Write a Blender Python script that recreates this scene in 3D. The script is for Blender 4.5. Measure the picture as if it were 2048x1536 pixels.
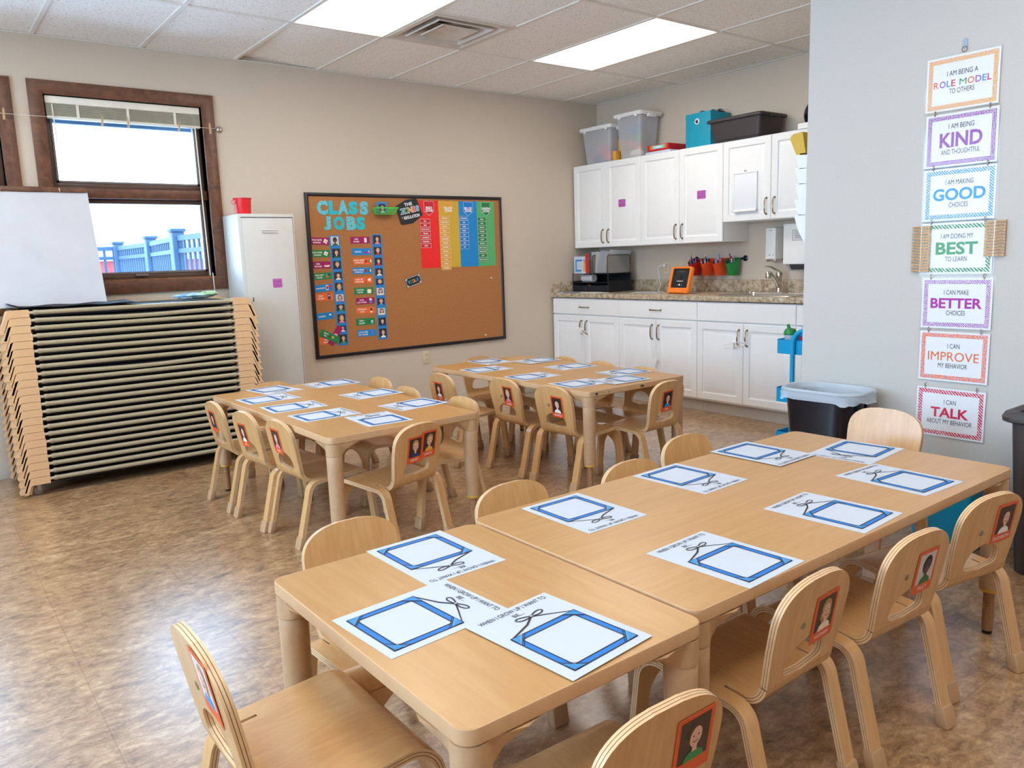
import bpy, bmesh, math, random
from mathutils import Matrix, Vector
random.seed(7)
for o in list(bpy.data.objects):
    bpy.data.objects.remove(o, do_unlink=True)
S = bpy.context.scene
COL = S.collection
PI = math.pi

# ------------------------------------------------------------------ camera
YAW, PITCH, ROLL, FPX = 0.653338903, 0.158008399, -0.0339964129, 1569.64104
def cam_axes():
    cy, sy, cp, sp = math.cos(YAW), math.sin(YAW), math.cos(PITCH), math.sin(PITCH)
    f = Vector((sy*cp, cy*cp, -sp)); r = Vector((cy, -sy, 0)); u = r.cross(f)
    cr, sr = math.cos(ROLL), math.sin(ROLL)
    return cr*r + sr*u, -sr*r + cr*u, f
r_, u_, f_ = cam_axes()
cd = bpy.data.cameras.new('camera'); cam = bpy.data.objects.new('camera', cd); COL.objects.link(cam)
cd.sensor_width = 36.0; cd.sensor_fit = 'HORIZONTAL'; cd.lens = FPX/2048*36.0
cd.clip_start = 0.05; cd.clip_end = 200
cam.matrix_world = Matrix(((r_.x, u_.x, -f_.x, -5.48919807), (r_.y, u_.y, -f_.y, -5.68613338),
                           (r_.z, u_.z, -f_.z, 1.24467418), (0, 0, 0, 1)))
S.camera = cam

# ------------------------------------------------------------------ world, light, exposure
S.view_settings.view_transform = 'Standard'; S.view_settings.look = 'None'
S.view_settings.gamma = 1.0; S.view_settings.use_curve_mapping = False
S.view_settings.exposure = 0.0
SKY_STRENGTH = 13.0
PANEL_STRENGTH = 9.3
W = bpy.data.worlds.new('sky'); S.world = W; W.use_nodes = True
wn = W.node_tree.nodes; wl = W.node_tree.links
bg = wn['Background']
tc = wn.new('ShaderNodeTexCoord'); sx = wn.new('ShaderNodeSeparateXYZ'); cr = wn.new('ShaderNodeValToRGB')
wl.new(tc.outputs['Generated'], sx.inputs[0]); wl.new(sx.outputs['Z'], cr.inputs[0])
cr.color_ramp.elements[0].position = 0.0; cr.color_ramp.elements[0].color = (0.60, 0.80, 1.0, 1)
cr.color_ramp.elements[1].position = 0.6; cr.color_ramp.elements[1].color = (0.46, 0.71, 1.0, 1)
wl.new(cr.outputs[0], bg.inputs['Color']); bg.inputs['Strength'].default_value = SKY_STRENGTH

H = 2.671            # ceiling height
GX, GD, T = 0.416, 1.013, 0.61      # ceiling grid offsets and module
def cell_x(k): return -GX - T*k
# daylight through the windows of the left wall and of the back wall: sampling portals only
def portal(x, y, z, w, h, rot):
    l = bpy.data.lights.new('window_portal', 'AREA'); l.shape = 'RECTANGLE'; l.size = w; l.size_y = h
    l.cycles.is_portal = True
    o = bpy.data.objects.new('window_portal', l); COL.objects.link(o); o.location = (x, y, z); o.rotation_euler = rot
portal(-4.195, 0.14, 1.76, 0.94, 1.16, (PI/2, 0, PI))
portal(-5.38, 0.14, 1.76, 0.94, 1.16, (PI/2, 0, PI))
portal(-7.64, -2.1, 1.6, 1.9, 1.7, (PI/2, 0, -PI/2))
portal(-7.64, -4.5, 1.6, 1.9, 1.7, (PI/2, 0, -PI/2))

# ------------------------------------------------------------------ materials
MATS = {}
def lin(c):
    return tuple((x/255/12.92 if x/255 <= 0.04045 else ((x/255+0.055)/1.055)**2.4) for x in c)
def mat(name, rgb, rough=0.5, metal=0.0, var=0.06, scale=12.0, spec=0.5, coat=0.0, bump=0.0, emit=0.0, stretch=(1, 1, 1), rgb2=None):
    if name in MATS: return MATS[name]
    m = bpy.data.materials.new(name); m.use_nodes = True; MATS[name] = m
    n, l = m.node_tree.nodes, m.node_tree.links
    b = n['Principled BSDF']
    b.inputs['Roughness'].default_value = rough; b.inputs['Metallic'].default_value = metal
    b.inputs['Specular IOR Level'].default_value = spec; b.inputs['Coat Weight'].default_value = coat
    b.inputs['Coat Roughness'].default_value = 0.12
    c = lin(rgb)
    t = n.new('ShaderNodeTexCoord'); mp = n.new('ShaderNodeMapping'); nz = n.new('ShaderNodeTexNoise'); rp = n.new('ShaderNodeValToRGB')
    mp.inputs['Scale'].default_value = stretch; nz.inputs['Scale'].default_value = scale; nz.inputs['Detail'].default_value = 5
    l.new(t.outputs['Object'], mp.inputs[0]); l.new(mp.outputs[0], nz.inputs['Vector']); l.new(nz.outputs['Fac'], rp.inputs[0])
    c2 = lin(rgb2) if rgb2 else tuple(x*(1-var) for x in c)
    c1 = c if rgb2 else tuple(min(1, x*(1+var*0.6)) for x in c)
    rp.color_ramp.elements[0].position = 0.32; rp.color_ramp.elements[0].color = (*c2, 1)
    rp.color_ramp.elements[1].position = 0.68; rp.color_ramp.elements[1].color = (*c1, 1)
    l.new(rp.outputs[0], b.inputs['Base Color'])
    if emit: 
        l.new(rp.outputs[0], b.inputs['Emission Color']); b.inputs['Emission Strength'].default_value = emit
    if bump:
        bp = n.new('ShaderNodeBump'); bp.inputs['Strength'].default_value = bump; bp.inputs['Distance'].default_value = 0.002
        l.new(nz.outputs['Fac'], bp.inputs['Height']); l.new(bp.outputs[0], b.inputs['Normal'])
    return m
def wood(name, rgb, rgb2, scale=9, stretch=(14, 1, 14), rough=0.35, spec=0.5, dist=1.2, coat=0.0):
    m = mat(name, rgb, rough, spec=spec, scale=scale, stretch=stretch, rgb2=rgb2, coat=coat)
    for nd in m.node_tree.nodes:
        if nd.type == 'TEX_NOISE': nd.inputs['Distortion'].default_value = dist; nd.inputs['Detail'].default_value = 6
    return m
def flat(name, rgb, rough=0.6): return mat(name, rgb, rough, var=0.03, scale=30)
def M(name): return MATS[name]

mat('wall_paint', (208, 193, 175), 0.75, var=0.02, scale=120, bump=0.05)
mat('wall_paint_grey', (202, 199, 193), 0.7, var=0.02, scale=120, bump=0.05)
mat('sky_cover_dark', (40, 38, 36), 0.9)
mat('grid_white', (232, 226, 218), 0.5, var=0.02)
mat('baseboard_vinyl', (196, 188, 176), 0.5, var=0.03)
mat('white_paint', (238, 238, 236), 0.32, var=0.015, spec=0.5)
mat('cabinet_white', (240, 240, 239), 0.28, var=0.012, spec=0.5)
mat('locker_white', (206, 204, 198), 0.4, var=0.02)
mat('white_plastic', (240, 240, 238), 0.35, var=0.02)
mat('ivory_plastic', (214, 200, 170), 0.4, var=0.03)
mat('paper', (198, 207, 220), 0.55, var=0.012, scale=5)
mat('poster_paper', (234, 236, 240), 0.5, var=0.01, scale=5)
mat('paper_chart', (204, 206, 212), 0.7, var=0.05, scale=6, bump=0.25)
mat('paper_grey', (222, 220, 215), 0.6, var=0.05)
mat('ink', (38, 32, 40), 0.6)
mat('blue_print', (0, 118, 206), 0.5, var=0.05, scale=40)
mat('blue_hatch', (70, 156, 214), 0.5, var=0.05)
wood('maple_laminate', (194, 149, 92), (185, 138, 82), scale=4.5, stretch=(1, 9, 9), rough=0.3, dist=0.6)
wood('maple_laminate_cross', (194, 149, 92), (185, 138, 82), scale=4.5, stretch=(9, 1, 9), rough=0.3, dist=0.6)
mat('tan_edge', (202, 162, 120), 0.42, var=0.05, scale=30)
mat('tan_plastic', (192, 155, 116), 0.5, var=0.06, scale=60, bump=0.08)
mat('yellow_ring', (226, 176, 60), 0.5)
wood('leg_insert', (176, 132, 88), (150, 108, 70), scale=10, stretch=(9, 9, 1), rough=0.45)
mat('black_rubber', (26, 25, 26), 0.7)
wood('chair_wood', (216, 170, 114), (206, 157, 102), scale=3.0, stretch=(13, 2.2, 1.6), rough=0.27, dist=1.6, coat=0.25)
mat('ply_light', (226, 188, 142), 0.4, var=0.08, scale=50)
mat('ply_dark', (120, 80, 50), 0.5, var=0.1, scale=50)
mat('foot_cap', (186, 148, 108), 0.5, var=0.05)
mat('grommet', (150, 142, 112), 0.35, metal=0.4)
mat('card_orange', (232, 92, 40), 0.4, var=0.04)
mat('photo_dark', (62, 42, 36), 0.4, var=0.4, scale=60)
mat('photo_light', (214, 210, 205), 0.4, var=0.1, scale=40)
mat('skin_light', (236, 190, 165), 0.5, var=0.04)
mat('skin_dark', (76, 58, 62), 0.5, var=0.1)
mat('hair_blonde', (190, 150, 100), 0.6, var=0.25, scale=90)
mat('hair_brown', (92, 62, 44), 0.6, var=0.25, scale=90)
mat('hair_dark', (40, 30, 30), 0.6, var=0.25, scale=90)
mat('lip_red', (190, 80, 80), 0.5)
wood('walnut_trim', (118, 74, 50), (84, 52, 36), scale=5, stretch=(3, 9, 3), rough=0.4)
wood('oak_sill', (146, 98, 62), (110, 70, 44), scale=14, stretch=(1.5, 4, 4), rough=0.5)
mat('sash_dark', (92, 66, 54), 0.4, var=0.1)
mat('sash_grey', (120, 112, 108), 0.35, var=0.05)
mat('blind_slat', (176, 172, 150), 0.5, var=0.12, scale=20)
mat('blind_rail', (236, 230, 216), 0.4)
mat('cord', (232, 226, 212), 0.6)
mat('cork', (190, 130, 76), 0.85, scale=240, rgb2=(160, 100, 54), bump=0.3)
mat('black_frame', (24, 22, 30), 0.4, var=0.1)
mat('cot_tan', (222, 180, 134), 0.45, var=0.03, scale=30)
mat('cot_rail', (166, 154, 126), 0.32, var=0.08, scale=60)
mat('cot_ferrule', (196, 184, 166), 0.35)
mat('cot_mesh', (20, 22, 28), 0.85, var=0.3)
mat('caster_grey', (138, 138, 132), 0.4)
mat('steel', (198, 196, 192), 0.25, metal=1.0, var=0.05)
mat('chrome', (214, 210, 204), 0.12, metal=1.0, var=0.03)
mat('nickel', (150, 138, 120), 0.22, metal=1.0, var=0.05)
mat('brown_plastic', (66, 58, 58), 0.5, var=0.08, scale=60)
mat('black_plastic', (20, 22, 28), 0.25, var=0.15)
mat('tray_black', (58, 52, 52), 0.5, var=0.25, scale=300, bump=0.1)
mat('teal_box', (0, 150, 176), 0.6, var=0.05)
mat('turquoise', (0, 160, 214), 0.35, var=0.03)
mat('orange_foam', (250, 130, 40), 0.6, var=0.04)
mat('screen_dark', (44, 40, 44), 0.12, var=0.2, scale=8)
mat('red_plastic', (226, 36, 40), 0.35, var=0.05)
mat('cup_red', (196, 30, 34), 0.4); mat('cup_orange', (236, 84, 34), 0.4); mat('cup_green', (34, 140, 70), 0.4)
mat('basket_green', (96, 206, 92), 0.4)
mat('sticker_purple', (190, 96, 178), 0.5, var=0.06, scale=60)
mat('sticker_ink', (80, 30, 110), 0.5)
mat('void', (12, 12, 14), 0.9)
mat('duct_grey', (110, 112, 110), 0.5, metal=0.3)
mat('vent_white', (214, 204, 192), 0.45)
for nm, c in dict(magenta=(164, 22, 96), green=(36, 136, 78), blue=(16, 136, 208), orange=(240, 112, 48), teal_dot=(44, 188, 200), teal_pale=(150, 220, 226),
                  red=(244, 36, 36), yellow=(212, 172, 52), grass=(86, 180, 112), forest=(30, 110, 58), amber=(234, 170, 64), board_black=(34, 36, 42),
                  white=(248, 248, 248), gold=(232, 168, 62), purple=(150, 82, 172), lilac=(176, 108, 190), violet=(176, 30, 160), tangerine=(232, 106, 44),
                  crimson=(214, 30, 76), sky=(44, 150, 220), leaf=(54, 148, 84), mint=(110, 200, 196), pink=(236, 130, 150), navy=(34, 50, 110), cream=(248, 238, 214), deepred=(190, 24, 32)).items():
    flat('c_'+nm, c, 0.5)
# printed border papers: coloured stock with a white pattern of dots / dashes
def bordermat(name, rgb, kind, sc):
    m = mat(name, rgb, 0.45)
    n, l = m.node_tree.nodes, m.node_tree.links; b = n['Principled BSDF']
    t = n.new('ShaderNodeTexCoord')
    if kind == 'dots':
        v = n.new('ShaderNodeTexVoronoi'); v.inputs['Scale'].default_value = sc; v.inputs['Randomness'].default_value = 0.25
        out = v.outputs['Distance']; l.new(t.outputs['Object'], v.inputs['Vector']); lo, hi = 0.30, 0.36
    else:
        v = n.new('ShaderNodeTexWave'); v.wave_type = 'BANDS'; v.bands_direction = 'DIAGONAL'; v.inputs['Scale'].default_value = sc
        v.inputs['Distortion'].default_value = 3.0; v.inputs['Detail Scale'].default_value = 3.0
        out = v.outputs['Fac']; l.new(t.outputs['Object'], v.inputs['Vector']); lo, hi = 0.25, 0.35
    r = n.new('ShaderNodeValToRGB'); r.color_ramp.elements[0].position = lo; r.color_ramp.elements[1].position = hi
    r.color_ramp.elements[0].color = (*lin((238, 236, 240)), 1); r.color_ramp.elements[1].color = (*lin(rgb), 1)
    l.new(out, r.inputs[0]); l.new(r.outputs[0], b.inputs['Base Color'])
bordermat('b_gold', (228, 160, 58), 'dots', 190); bordermat('b_purple', (142, 74, 168), 'dots', 170); bordermat('b_sky', (58, 152, 212), 'wave', 60)
bordermat('b_leaf', (48, 136, 76), 'wave', 45); bordermat('b_lilac', (160, 96, 176), 'wave', 70); bordermat('b_tang', (226, 96, 44), 'dots', 170); bordermat('b_crim', (206, 30, 72), 'wave', 52)
bordermat('letter_dots', (60, 190, 204), 'dots', 130)

def special(name): 
    m = bpy.data.materials.new(name); m.use_nodes = True; MATS[name] = m
    return m, m.node_tree.nodes, m.node_tree.links
# window glass
m, n, l = special('glass'); n.remove(n['Principled BSDF'])
tr = n.new('ShaderNodeBsdfTransparent'); gl = n.new('ShaderNodeBsdfGlossy'); mx = n.new('ShaderNodeMixShader'); fr = n.new('ShaderNodeFresnel')
gl.inputs['Roughness'].default_value = 0.02; tr.inputs['Color'].default_value = (0.93, 0.97, 1.0, 1); fr.inputs['IOR'].default_value = 1.25
l.new(fr.outputs[0], mx.inputs[0]); l.new(tr.outputs[0], mx.inputs[1]); l.new(gl.outputs[0], mx.inputs[2]); l.new(mx.outputs[0], n['Material Output'].inputs[0])
# clear film / lamination
m, n, l = special('clear_film'); n.remove(n['Principled BSDF'])
tr = n.new('ShaderNodeBsdfTransparent'); gl = n.new('ShaderNodeBsdfGlossy'); mx = n.new('ShaderNodeMixShader')
gl.inputs['Roughness'].default_value = 0.10; mx.inputs[0].default_value = 0.016
l.new(tr.outputs[0], mx.inputs[1]); l.new(gl.outputs[0], mx.inputs[2]); l.new(mx.outputs[0], n['Material Output'].inputs[0])
# frosted tote plastic and bin liner
def frosted(name, col, mixf, tcol):
    m, n, l = special(name); b = n['Principled BSDF']; b.inputs['Base Color'].default_value = (*lin(col), 1); b.inputs['Roughness'].default_value = 0.35
    tr = n.new('ShaderNodeBsdfTransparent'); tr.inputs['Color'].default_value = (*tcol, 1); mx = n.new('ShaderNodeMixShader'); mx.inputs[0].default_value = mixf
    nz = n.new('ShaderNodeTexNoise'); nz.inputs['Scale'].default_value = 14; bp = n.new('ShaderNodeBump'); bp.inputs['Strength'].default_value = 0.2
    l.new(nz.outputs['Fac'], bp.inputs['Height']); l.new(bp.outputs[0], b.inputs['Normal'])
    l.new(tr.outputs[0], mx.inputs[1]); l.new(b.outputs[0], mx.inputs[2]); l.new(mx.outputs[0], n['Material Output'].inputs[0])
frosted('tote_plastic', (222, 223, 226), 0.48, (0.95, 0.95, 0.97)); frosted('bin_liner', (216, 228, 240), 0.62, (0.9, 0.95, 1.0)); frosted('bottle_clear', (206, 226, 240), 0.6, (0.8, 0.9, 1))
# ceiling light diffuser
m, n, l = special('light_panel'); n.remove(n['Principled BSDF']); em = n.new('ShaderNodeEmission')
em.inputs['Color'].default_value = (1.0, 0.935, 0.85, 1); em.inputs['Strength'].default_value = PANEL_STRENGTH
l.new(em.outputs[0], n['Material Output'].inputs[0])
# acoustic ceiling tile: speckled with fissures
m, n, l = special('ceiling_tile'); b = n['Principled BSDF']; b.inputs['Roughness'].default_value = 0.85
t = n.new('ShaderNodeTexCoord'); v = n.new('ShaderNodeTexNoise'); v.inputs['Scale'].default_value = 95; v.inputs['Detail'].default_value = 3
r = n.new('ShaderNodeValToRGB'); r.color_ramp.elements[0].position = 0.30; r.color_ramp.elements[1].position = 0.42
r.color_ramp.elements[0].color = (*lin((196, 186, 174)), 1); r.color_ramp.elements[1].color = (*lin((248, 244, 238)), 1)
bp = n.new('ShaderNodeBump'); bp.inputs['Strength'].default_value = 0.3; bp.inputs['Distance'].default_value = 0.003
l.new(t.outputs['Object'], v.inputs['Vector']); l.new(v.outputs['Fac'], r.inputs[0]); l.new(r.outputs[0], b.inputs['Base Color'])
l.new(v.outputs['Fac'], bp.inputs['Height']); l.new(bp.outputs[0], b.inputs['Normal'])
# mottled vinyl stone floor tiles
m, n, l = special('floor_vinyl'); b = n['Principled BSDF']
t = n.new('ShaderNodeTexCoord')
def noise(scale, stretch, detail=6, dist=0.0, rough=0.6):
    mp = n.new('ShaderNodeMapping'); mp.inputs['Scale'].default_value = stretch; z = n.new('ShaderNodeTexNoise')
    z.inputs['Scale'].default_value = scale; z.inputs['Detail'].default_value = detail; z.inputs['Distortion'].default_value = dist; z.inputs['Roughness'].default_value = rough
    l.new(t.outputs['Object'], mp.inputs[0]); l.new(mp.outputs[0], z.inputs['Vector']); return z.outputs['Fac']
def mixc(f, a, bb, mode='MIX'):
    x = n.new('ShaderNodeMix'); x.data_type = 'RGBA'; x.blend_type = mode
    if isinstance(f, float): x.inputs['Factor'].default_value = f
    else: l.new(f, x.inputs['Factor'])
    for s, val in ((6, a), (7, bb)):
        if isinstance(val, tuple): x.inputs[s].default_value = (*val, 1)
        else: l.new(val, x.inputs[s])
    return x.outputs[2]
def ramp(fac, stops):
    r = n.new('ShaderNodeValToRGB'); e = r.color_ramp.elements
    while len(e) < len(stops): e.new(0.5)
    for i, (p, c) in enumerate(stops): e[i].position = p; e[i].color = (*(lin(c) if max(c) > 1 else c), 1)
    l.new(fac, r.inputs[0]); return r.outputs[0]
big = ramp(noise(5.5, (1, 1.5, 1), 8, 0.9, 0.72), [(0.32, (92, 66, 46)), (0.44, (150, 110, 72)), (0.56, (186, 146, 102)), (0.68, (218, 186, 146))])
mid = ramp(noise(21, (1, 1.7, 1), 8, 0.6, 0.76), [(0.36, (78, 56, 40)), (0.5, (174, 136, 96)), (0.66, (224, 194, 154))])
fl = mixc(0.5, big, mid)
spots = ramp(noise(32, (1, 1.7, 1), 5, 0.2, 0.65), [(0.30, (0.45, 0.45, 0.45)), (0.42, (1.0, 1.0, 1.0))])
fl = mixc(0.8, fl, spots, 'MULTIPLY')
br = n.new('ShaderNodeTexBrick'); br.offset = 0.5; br.offset_frequency = 2; br.squash = 1.0
br.inputs['Scale'].default_value = 1.0; br.inputs['Brick Width'].default_value = 0.447; br.inputs['Row Height'].default_value = 0.447; br.inputs['Mortar Size'].default_value = 0.0016; br.inputs['Mortar Smooth'].default_value = 0.1
br.inputs['Color1'].default_value = (1, 1, 1, 1); br.inputs['Color2'].default_value = (0.93, 0.93, 0.94, 1); br.inputs['Mortar'].default_value = (0.70, 0.66, 0.62, 1)
mp = n.new('ShaderNodeMapping'); mp.inputs['Rotation'].default_value = (0, 0, PI/2); mp.inputs['Location'].default_value = (0.3, -0.18, 0)
l.new(t.outputs['Object'], mp.inputs[0]); l.new(mp.outputs[0], br.inputs['Vector'])
fl = mixc(1.0, fl, br.outputs['Color'], 'MULTIPLY'); l.new(fl, b.inputs['Base Color'])
b.inputs['Specular IOR Level'].default_value = 0.5
rr = n.new('ShaderNodeMapRange'); rr.inputs['To Min'].default_value = 0.26; rr.inputs['To Max'].default_value = 0.40
b.inputs['Coat Weight'].default_value = 1.0; b.inputs['Coat Roughness'].default_value = 0.27; b.inputs['Coat IOR'].default_value = 1.6
z = noise(18, (1, 1.8, 1)); l.new(z, rr.inputs['Value']); l.new(rr.outputs[0], b.inputs['Roughness'])
bp = n.new('ShaderNodeBump'); bp.inputs['Strength'].default_value = 0.08; bp.inputs['Distance'].default_value = 0.003
l.new(z, bp.inputs['Height']); l.new(bp.outputs[0], b.inputs['Normal'])
# speckled granite-look laminate
m, n, l = special('granite'); b = n['Principled BSDF']; b.inputs['Roughness'].default_value = 0.25
t = n.new('ShaderNodeTexCoord')
base = ramp(noise(28, (1, 1, 1), 6), [(0.35, (152, 130, 104)), (0.5, (188, 170, 144)), (0.66, (212, 198, 176))])
sp = ramp(noise(75, (1, 1, 1), 3), [(0.33, (0.22, 0.18, 0.15)), (0.40, (1.0, 1.0, 1.0))])
l.new(mixc(0.9, base, sp, 'MULTIPLY'), b.inputs['Base Color'])

# ------------------------------------------------------------------ mesh builder
def frame(X, Y, Z, o=(0, 0, 0)):
    X, Y, Z = Vector(X), Vector(Y), Vector(Z)
    return Matrix(((X.x, Y.x, Z.x, o[0]), (X.y, Y.y, Z.y, o[1]), (X.z, Y.z, Z.z, o[2]), (0, 0, 0, 1)))
def on_back(x, y, z):  return frame((1, 0, 0), (0, 0, 1), (0, -1, 0), (x, y, z))     # faces -Y
def on_right(x, y, z): return frame((0, -1, 0), (0, 0, 1), (-1, 0, 0), (x, y, z))    # faces -X
def rotz(a): return Matrix.Rotation(a, 4, 'Z')
def tl(x, y, z): return Matrix.Translation((x, y, z))
TEXT = {}
def text_geo(s, bold=0.0):
    key = (s, bold)
    if key not in TEXT:
        c = bpy.data.curves.new('t', 'FONT'); c.body = s; c.size = 1.0; c.resolution_u = 3; c.offset = bold; c.fill_mode = 'FRONT'
        o = bpy.data.objects.new('t', c); COL.objects.link(o)
        dg = bpy.context.evaluated_depsgraph_get(); e = o.evaluated_get(dg); me = e.to_mesh()
        vs = [(v.co.x, v.co.y) for v in me.vertices]; fs = [tuple(p.vertices) for p in me.polygons]
        e.to_mesh_clear(); bpy.data.objects.remove(o, do_unlink=True); bpy.data.curves.remove(c)
        TEXT[key] = (vs, fs)
    return TEXT[key]
class MB:
    def __init__(s): s.v = []; s.f = []; s.m = []; s.names = []; s.T = Matrix.Identity(4)
    def mi(s, name):
        if name not in s.names: s.names.append(name)
        return s.names.index(name)
    def add(s, vs, fs, m, T=None):
        A = s.T @ T if T is not None else s.T
        b = len(s.v); s.v += [A @ Vector(p) for p in vs]; k = s.mi(m)
        for f in fs: s.f.append(tuple(i+b for i in f)); s.m.append(k)
    def box(s, x0, x1, y0, y1, z0, z1, m, bev=0.0, T=None, seg=2):
        if bev <= 0:
            vs = [(x, y, z) for z in (z0, z1) for y in (y0, y1) for x in (x0, x1)]
            s.add(vs, [(0, 2, 3, 1), (4, 5, 7, 6), (0, 1, 5, 4), (2, 6, 7, 3), (0, 4, 6, 2), (1, 3, 7, 5)], m, T); return
        bm = bmesh.new(); bmesh.ops.create_cube(bm, size=1.0)
        for v in bm.verts: v.co = Vector(((x0+x1)/2+v.co.x*(x1-x0), (y0+y1)/2+v.co.y*(y1-y0), (z0+z1)/2+v.co.z*(z1-z0)))
        bmesh.ops.bevel(bm, geom=list(bm.edges), offset=bev, segments=seg, profile=0.5, affect='EDGES')
        bm.verts.index_update(); s.add([tuple(v.co) for v in bm.verts], [tuple(v.index for v in f.verts) for f in bm.faces], m, T); bm.free()
    def loft(s, rings, m, cap0=True, cap1=True, closed=True, T=None):
        n = len(rings[0]); vs = [p for r in rings for p in r]; fs = []
        for i in range(len(rings)-1):
            for j in range(n if closed else n-1):
                k = (j+1) % n; fs.append((i*n+j, i*n+k, (i+1)*n+k, (i+1)*n+j))
        if cap0: fs.append(tuple(range(n))[::-1])
        if cap1: fs.append(tuple((len(rings)-1)*n+j for j in range(n)))
        s.add(vs, fs, m, T)
    def lathe(s, prof, m, n=20, T=None, cap0=True, cap1=True):
        s.loft([[(r*math.cos(2*PI*j/n), r*math.sin(2*PI*j/n), z) for j in range(n)] for r, z in prof], m, cap0, cap1, T=T)
    def tube(s, pts, r, m, n=10, caps=True, T=None):
        pts = [Vector(p) for p in pts]; rings = []; up = None
        for i, p in enumerate(pts):
            d = (pts[min(i+1, len(pts)-1)]-pts[max(i-1, 0)]).normalized()
            if up is None: up = Vector((0, 0, 1)) if abs(d.z) < 0.9 else Vector((1, 0, 0))
            a = d.cross(up).normalized(); up = a.cross(d).normalized()
            rr = r[i] if isinstance(r, (list, tuple)) else r
            rings.append([tuple(p+rr*(math.cos(2*PI*j/n)*a+math.sin(2*PI*j/n)*up)) for j in range(n)])
        s.loft(rings, m, caps, caps, T=T)
    def prism(s, poly, z0, z1, m, T=None, side=None):      # polygon in XY, convex or simple, extruded in Z
        n = len(poly)
        bm = bmesh.new(); a = sum(poly[i][0]*poly[(i+1) % n][1]-poly[(i+1) % n][0]*poly[i][1] for i in range(n))
        if a < 0: poly = poly[::-1]
        vs = [(x, y, z0) for x, y in poly]+[(x, y, z1) for x, y in poly]
        fs = [tuple(range(n))[::-1], tuple(range(n, 2*n))]
        sd = [(i, (i+1) % n, n+(i+1) % n, n+i) for i in range(n)]
        bm.free()
        s.add(vs, fs+([] if side else sd), m, T)
        if side: s.add(vs, sd, side, T)
    def poly(s, pts, m, z=0.0, T=None): 
        a = sum(pts[i][0]*pts[(i+1) % len(pts)][1]-pts[(i+1) % len(pts)][0]*pts[i][1] for i in range(len(pts)))
        if a < 0: pts = pts[::-1]
        s.add([(x, y, z) for x, y in pts], [tuple(range(len(pts)))], m, T)
    def rect(s, x0, x1, y0, y1, m, z=0.0, T=None): s.poly([(x0, y0), (x1, y0), (x1, y1), (x0, y1)], m, z, T)
    def ell(s, cx, cy, rx, ry, m, z=0.0, n=18, rot=0.0, T=None):
        c, q = math.cos(rot), math.sin(rot)
        s.poly([(cx+c*rx*math.cos(2*PI*i/n)-q*ry*math.sin(2*PI*i/n), cy+q*rx*math.cos(2*PI*i/n)+c*ry*math.sin(2*PI*i/n)) for i in range(n)], m, z, T)
    def stroke(s, pts, w, m, z=0.0, T=None, close=False):
        pts = [Vector((p[0], p[1])) for p in pts]
        if close: pts = pts+[pts[0]]
        L = []; R = []; n = len(pts)
        for i, p in enumerate(pts):
            d = pts[min(i+1, n-1)]-pts[max(i-1, 0)]
            if close and i in (0, n-1): d = pts[1]-pts[n-2]
            d.normalize(); q = Vector((-d.y, d.x))*(w/2 if not isinstance(w, list) else w[i]/2); L.append(p+q); R.append(p-q)
        vs = [(p.x, p.y, z) for p in L]+[(p.x, p.y, z) for p in R]
        s.add(vs, [(n+i, n+i+1, i+1, i) for i in range(n-1)], m, T)
    def frame2d(s, x0, x1, y0, y1, w, m, z=0.0, T=None):
        a = [(x0, y0), (x1, y0), (x1, y1), (x0, y1)]; b = [(x0+w, y0+w), (x1-w, y0+w), (x1-w, y1-w), (x0+w, y1-w)]
        s.add([(x, y, z) for x, y in a+b], [(i, (i+1) % 4, 4+(i+1) % 4, 4+i) for i in range(4)], m, T)
    def text(s, st, cx, cy, h, m, z=0.0, width=None, bold=0.0, T=None, rot=0.0, align='C'):
        vs, fs = text_geo(st, bold)
        if not vs: return
        xs = [p[0] for p in vs]; x0, x1 = min(xs), max(xs); k = h/0.73; kx = k if width is None else width/(x1-x0)
        off = {'C': (x0+x1)/2, 'L': x0, 'R': x1}[align]; c, q = math.cos(rot), math.sin(rot)
        out = []
        for x, y in vs:
            a, b = (x-off)*kx, (y-0.365)*k; out.append((cx+c*a-q*b, cy+q*a+c*b, z))
        s.add(out, fs, m, T)
    def panel(s, w, h, prof, m, T=None):            # stepped raised panel: (inset, z) rings from the outside in, centre at 0,0
        rings = [[(-w/2+i, -h/2+i, z), (w/2-i, -h/2+i, z), (w/2-i, h/2-i, z), (-w/2+i, h/2-i, z)] for i, z in prof]
        s.loft(rings, m, True, True, T=T)
    def build(s, name, parent=None, mw=None, smooth=35, kind=None, label=None):
        me = bpy.data.meshes.new(name); me.from_pydata([tuple(p) for p in s.v], [], s.f)
        for nm in s.names: me.materials.append(MATS[nm])
        me.polygons.foreach_set('material_index', s.m)
        if smooth:
            me.polygons.foreach_set('use_smooth', [True]*len(me.polygons)); me.set_sharp_from_angle(angle=math.radians(smooth))
        me.update()
        o = bpy.data.objects.new(name, me); COL.objects.link(o)
        if parent is not None: o.parent = parent
        if mw is not None: o.matrix_local = mw
        if kind: o['kind'] = kind
        if label: o['label'] = label
        return o
def tag(o, label, cat, group=None, kind=None):
    o['label'] = label; o['category'] = cat
    if group: o['group'] = group
    if kind: o['kind'] = kind
    return o
def thing(name, label, cat, mw=None, group=None):
    o = bpy.data.objects.new(name, None); COL.objects.link(o); o.empty_display_size = 0.05
    if mw is not None: o.matrix_world = mw
    return tag(o, label, cat, group)
def struct(name, mb, label=None, smooth=35):
    o = mb.build(name, smooth=smooth, kind='structure')
    if label: o['label'] = label
    return o
def dup(root, mw, label, group=None):
    r = root.copy(); COL.objects.link(r); r.matrix_world = mw; r['label'] = label
    if group: r['group'] = group
    for ch in list(root.children):
        c = ch.copy(); COL.objects.link(c); c.parent = r
        for g in list(ch.children):
            d = g.copy(); COL.objects.link(d); d.parent = c
    return r
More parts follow.
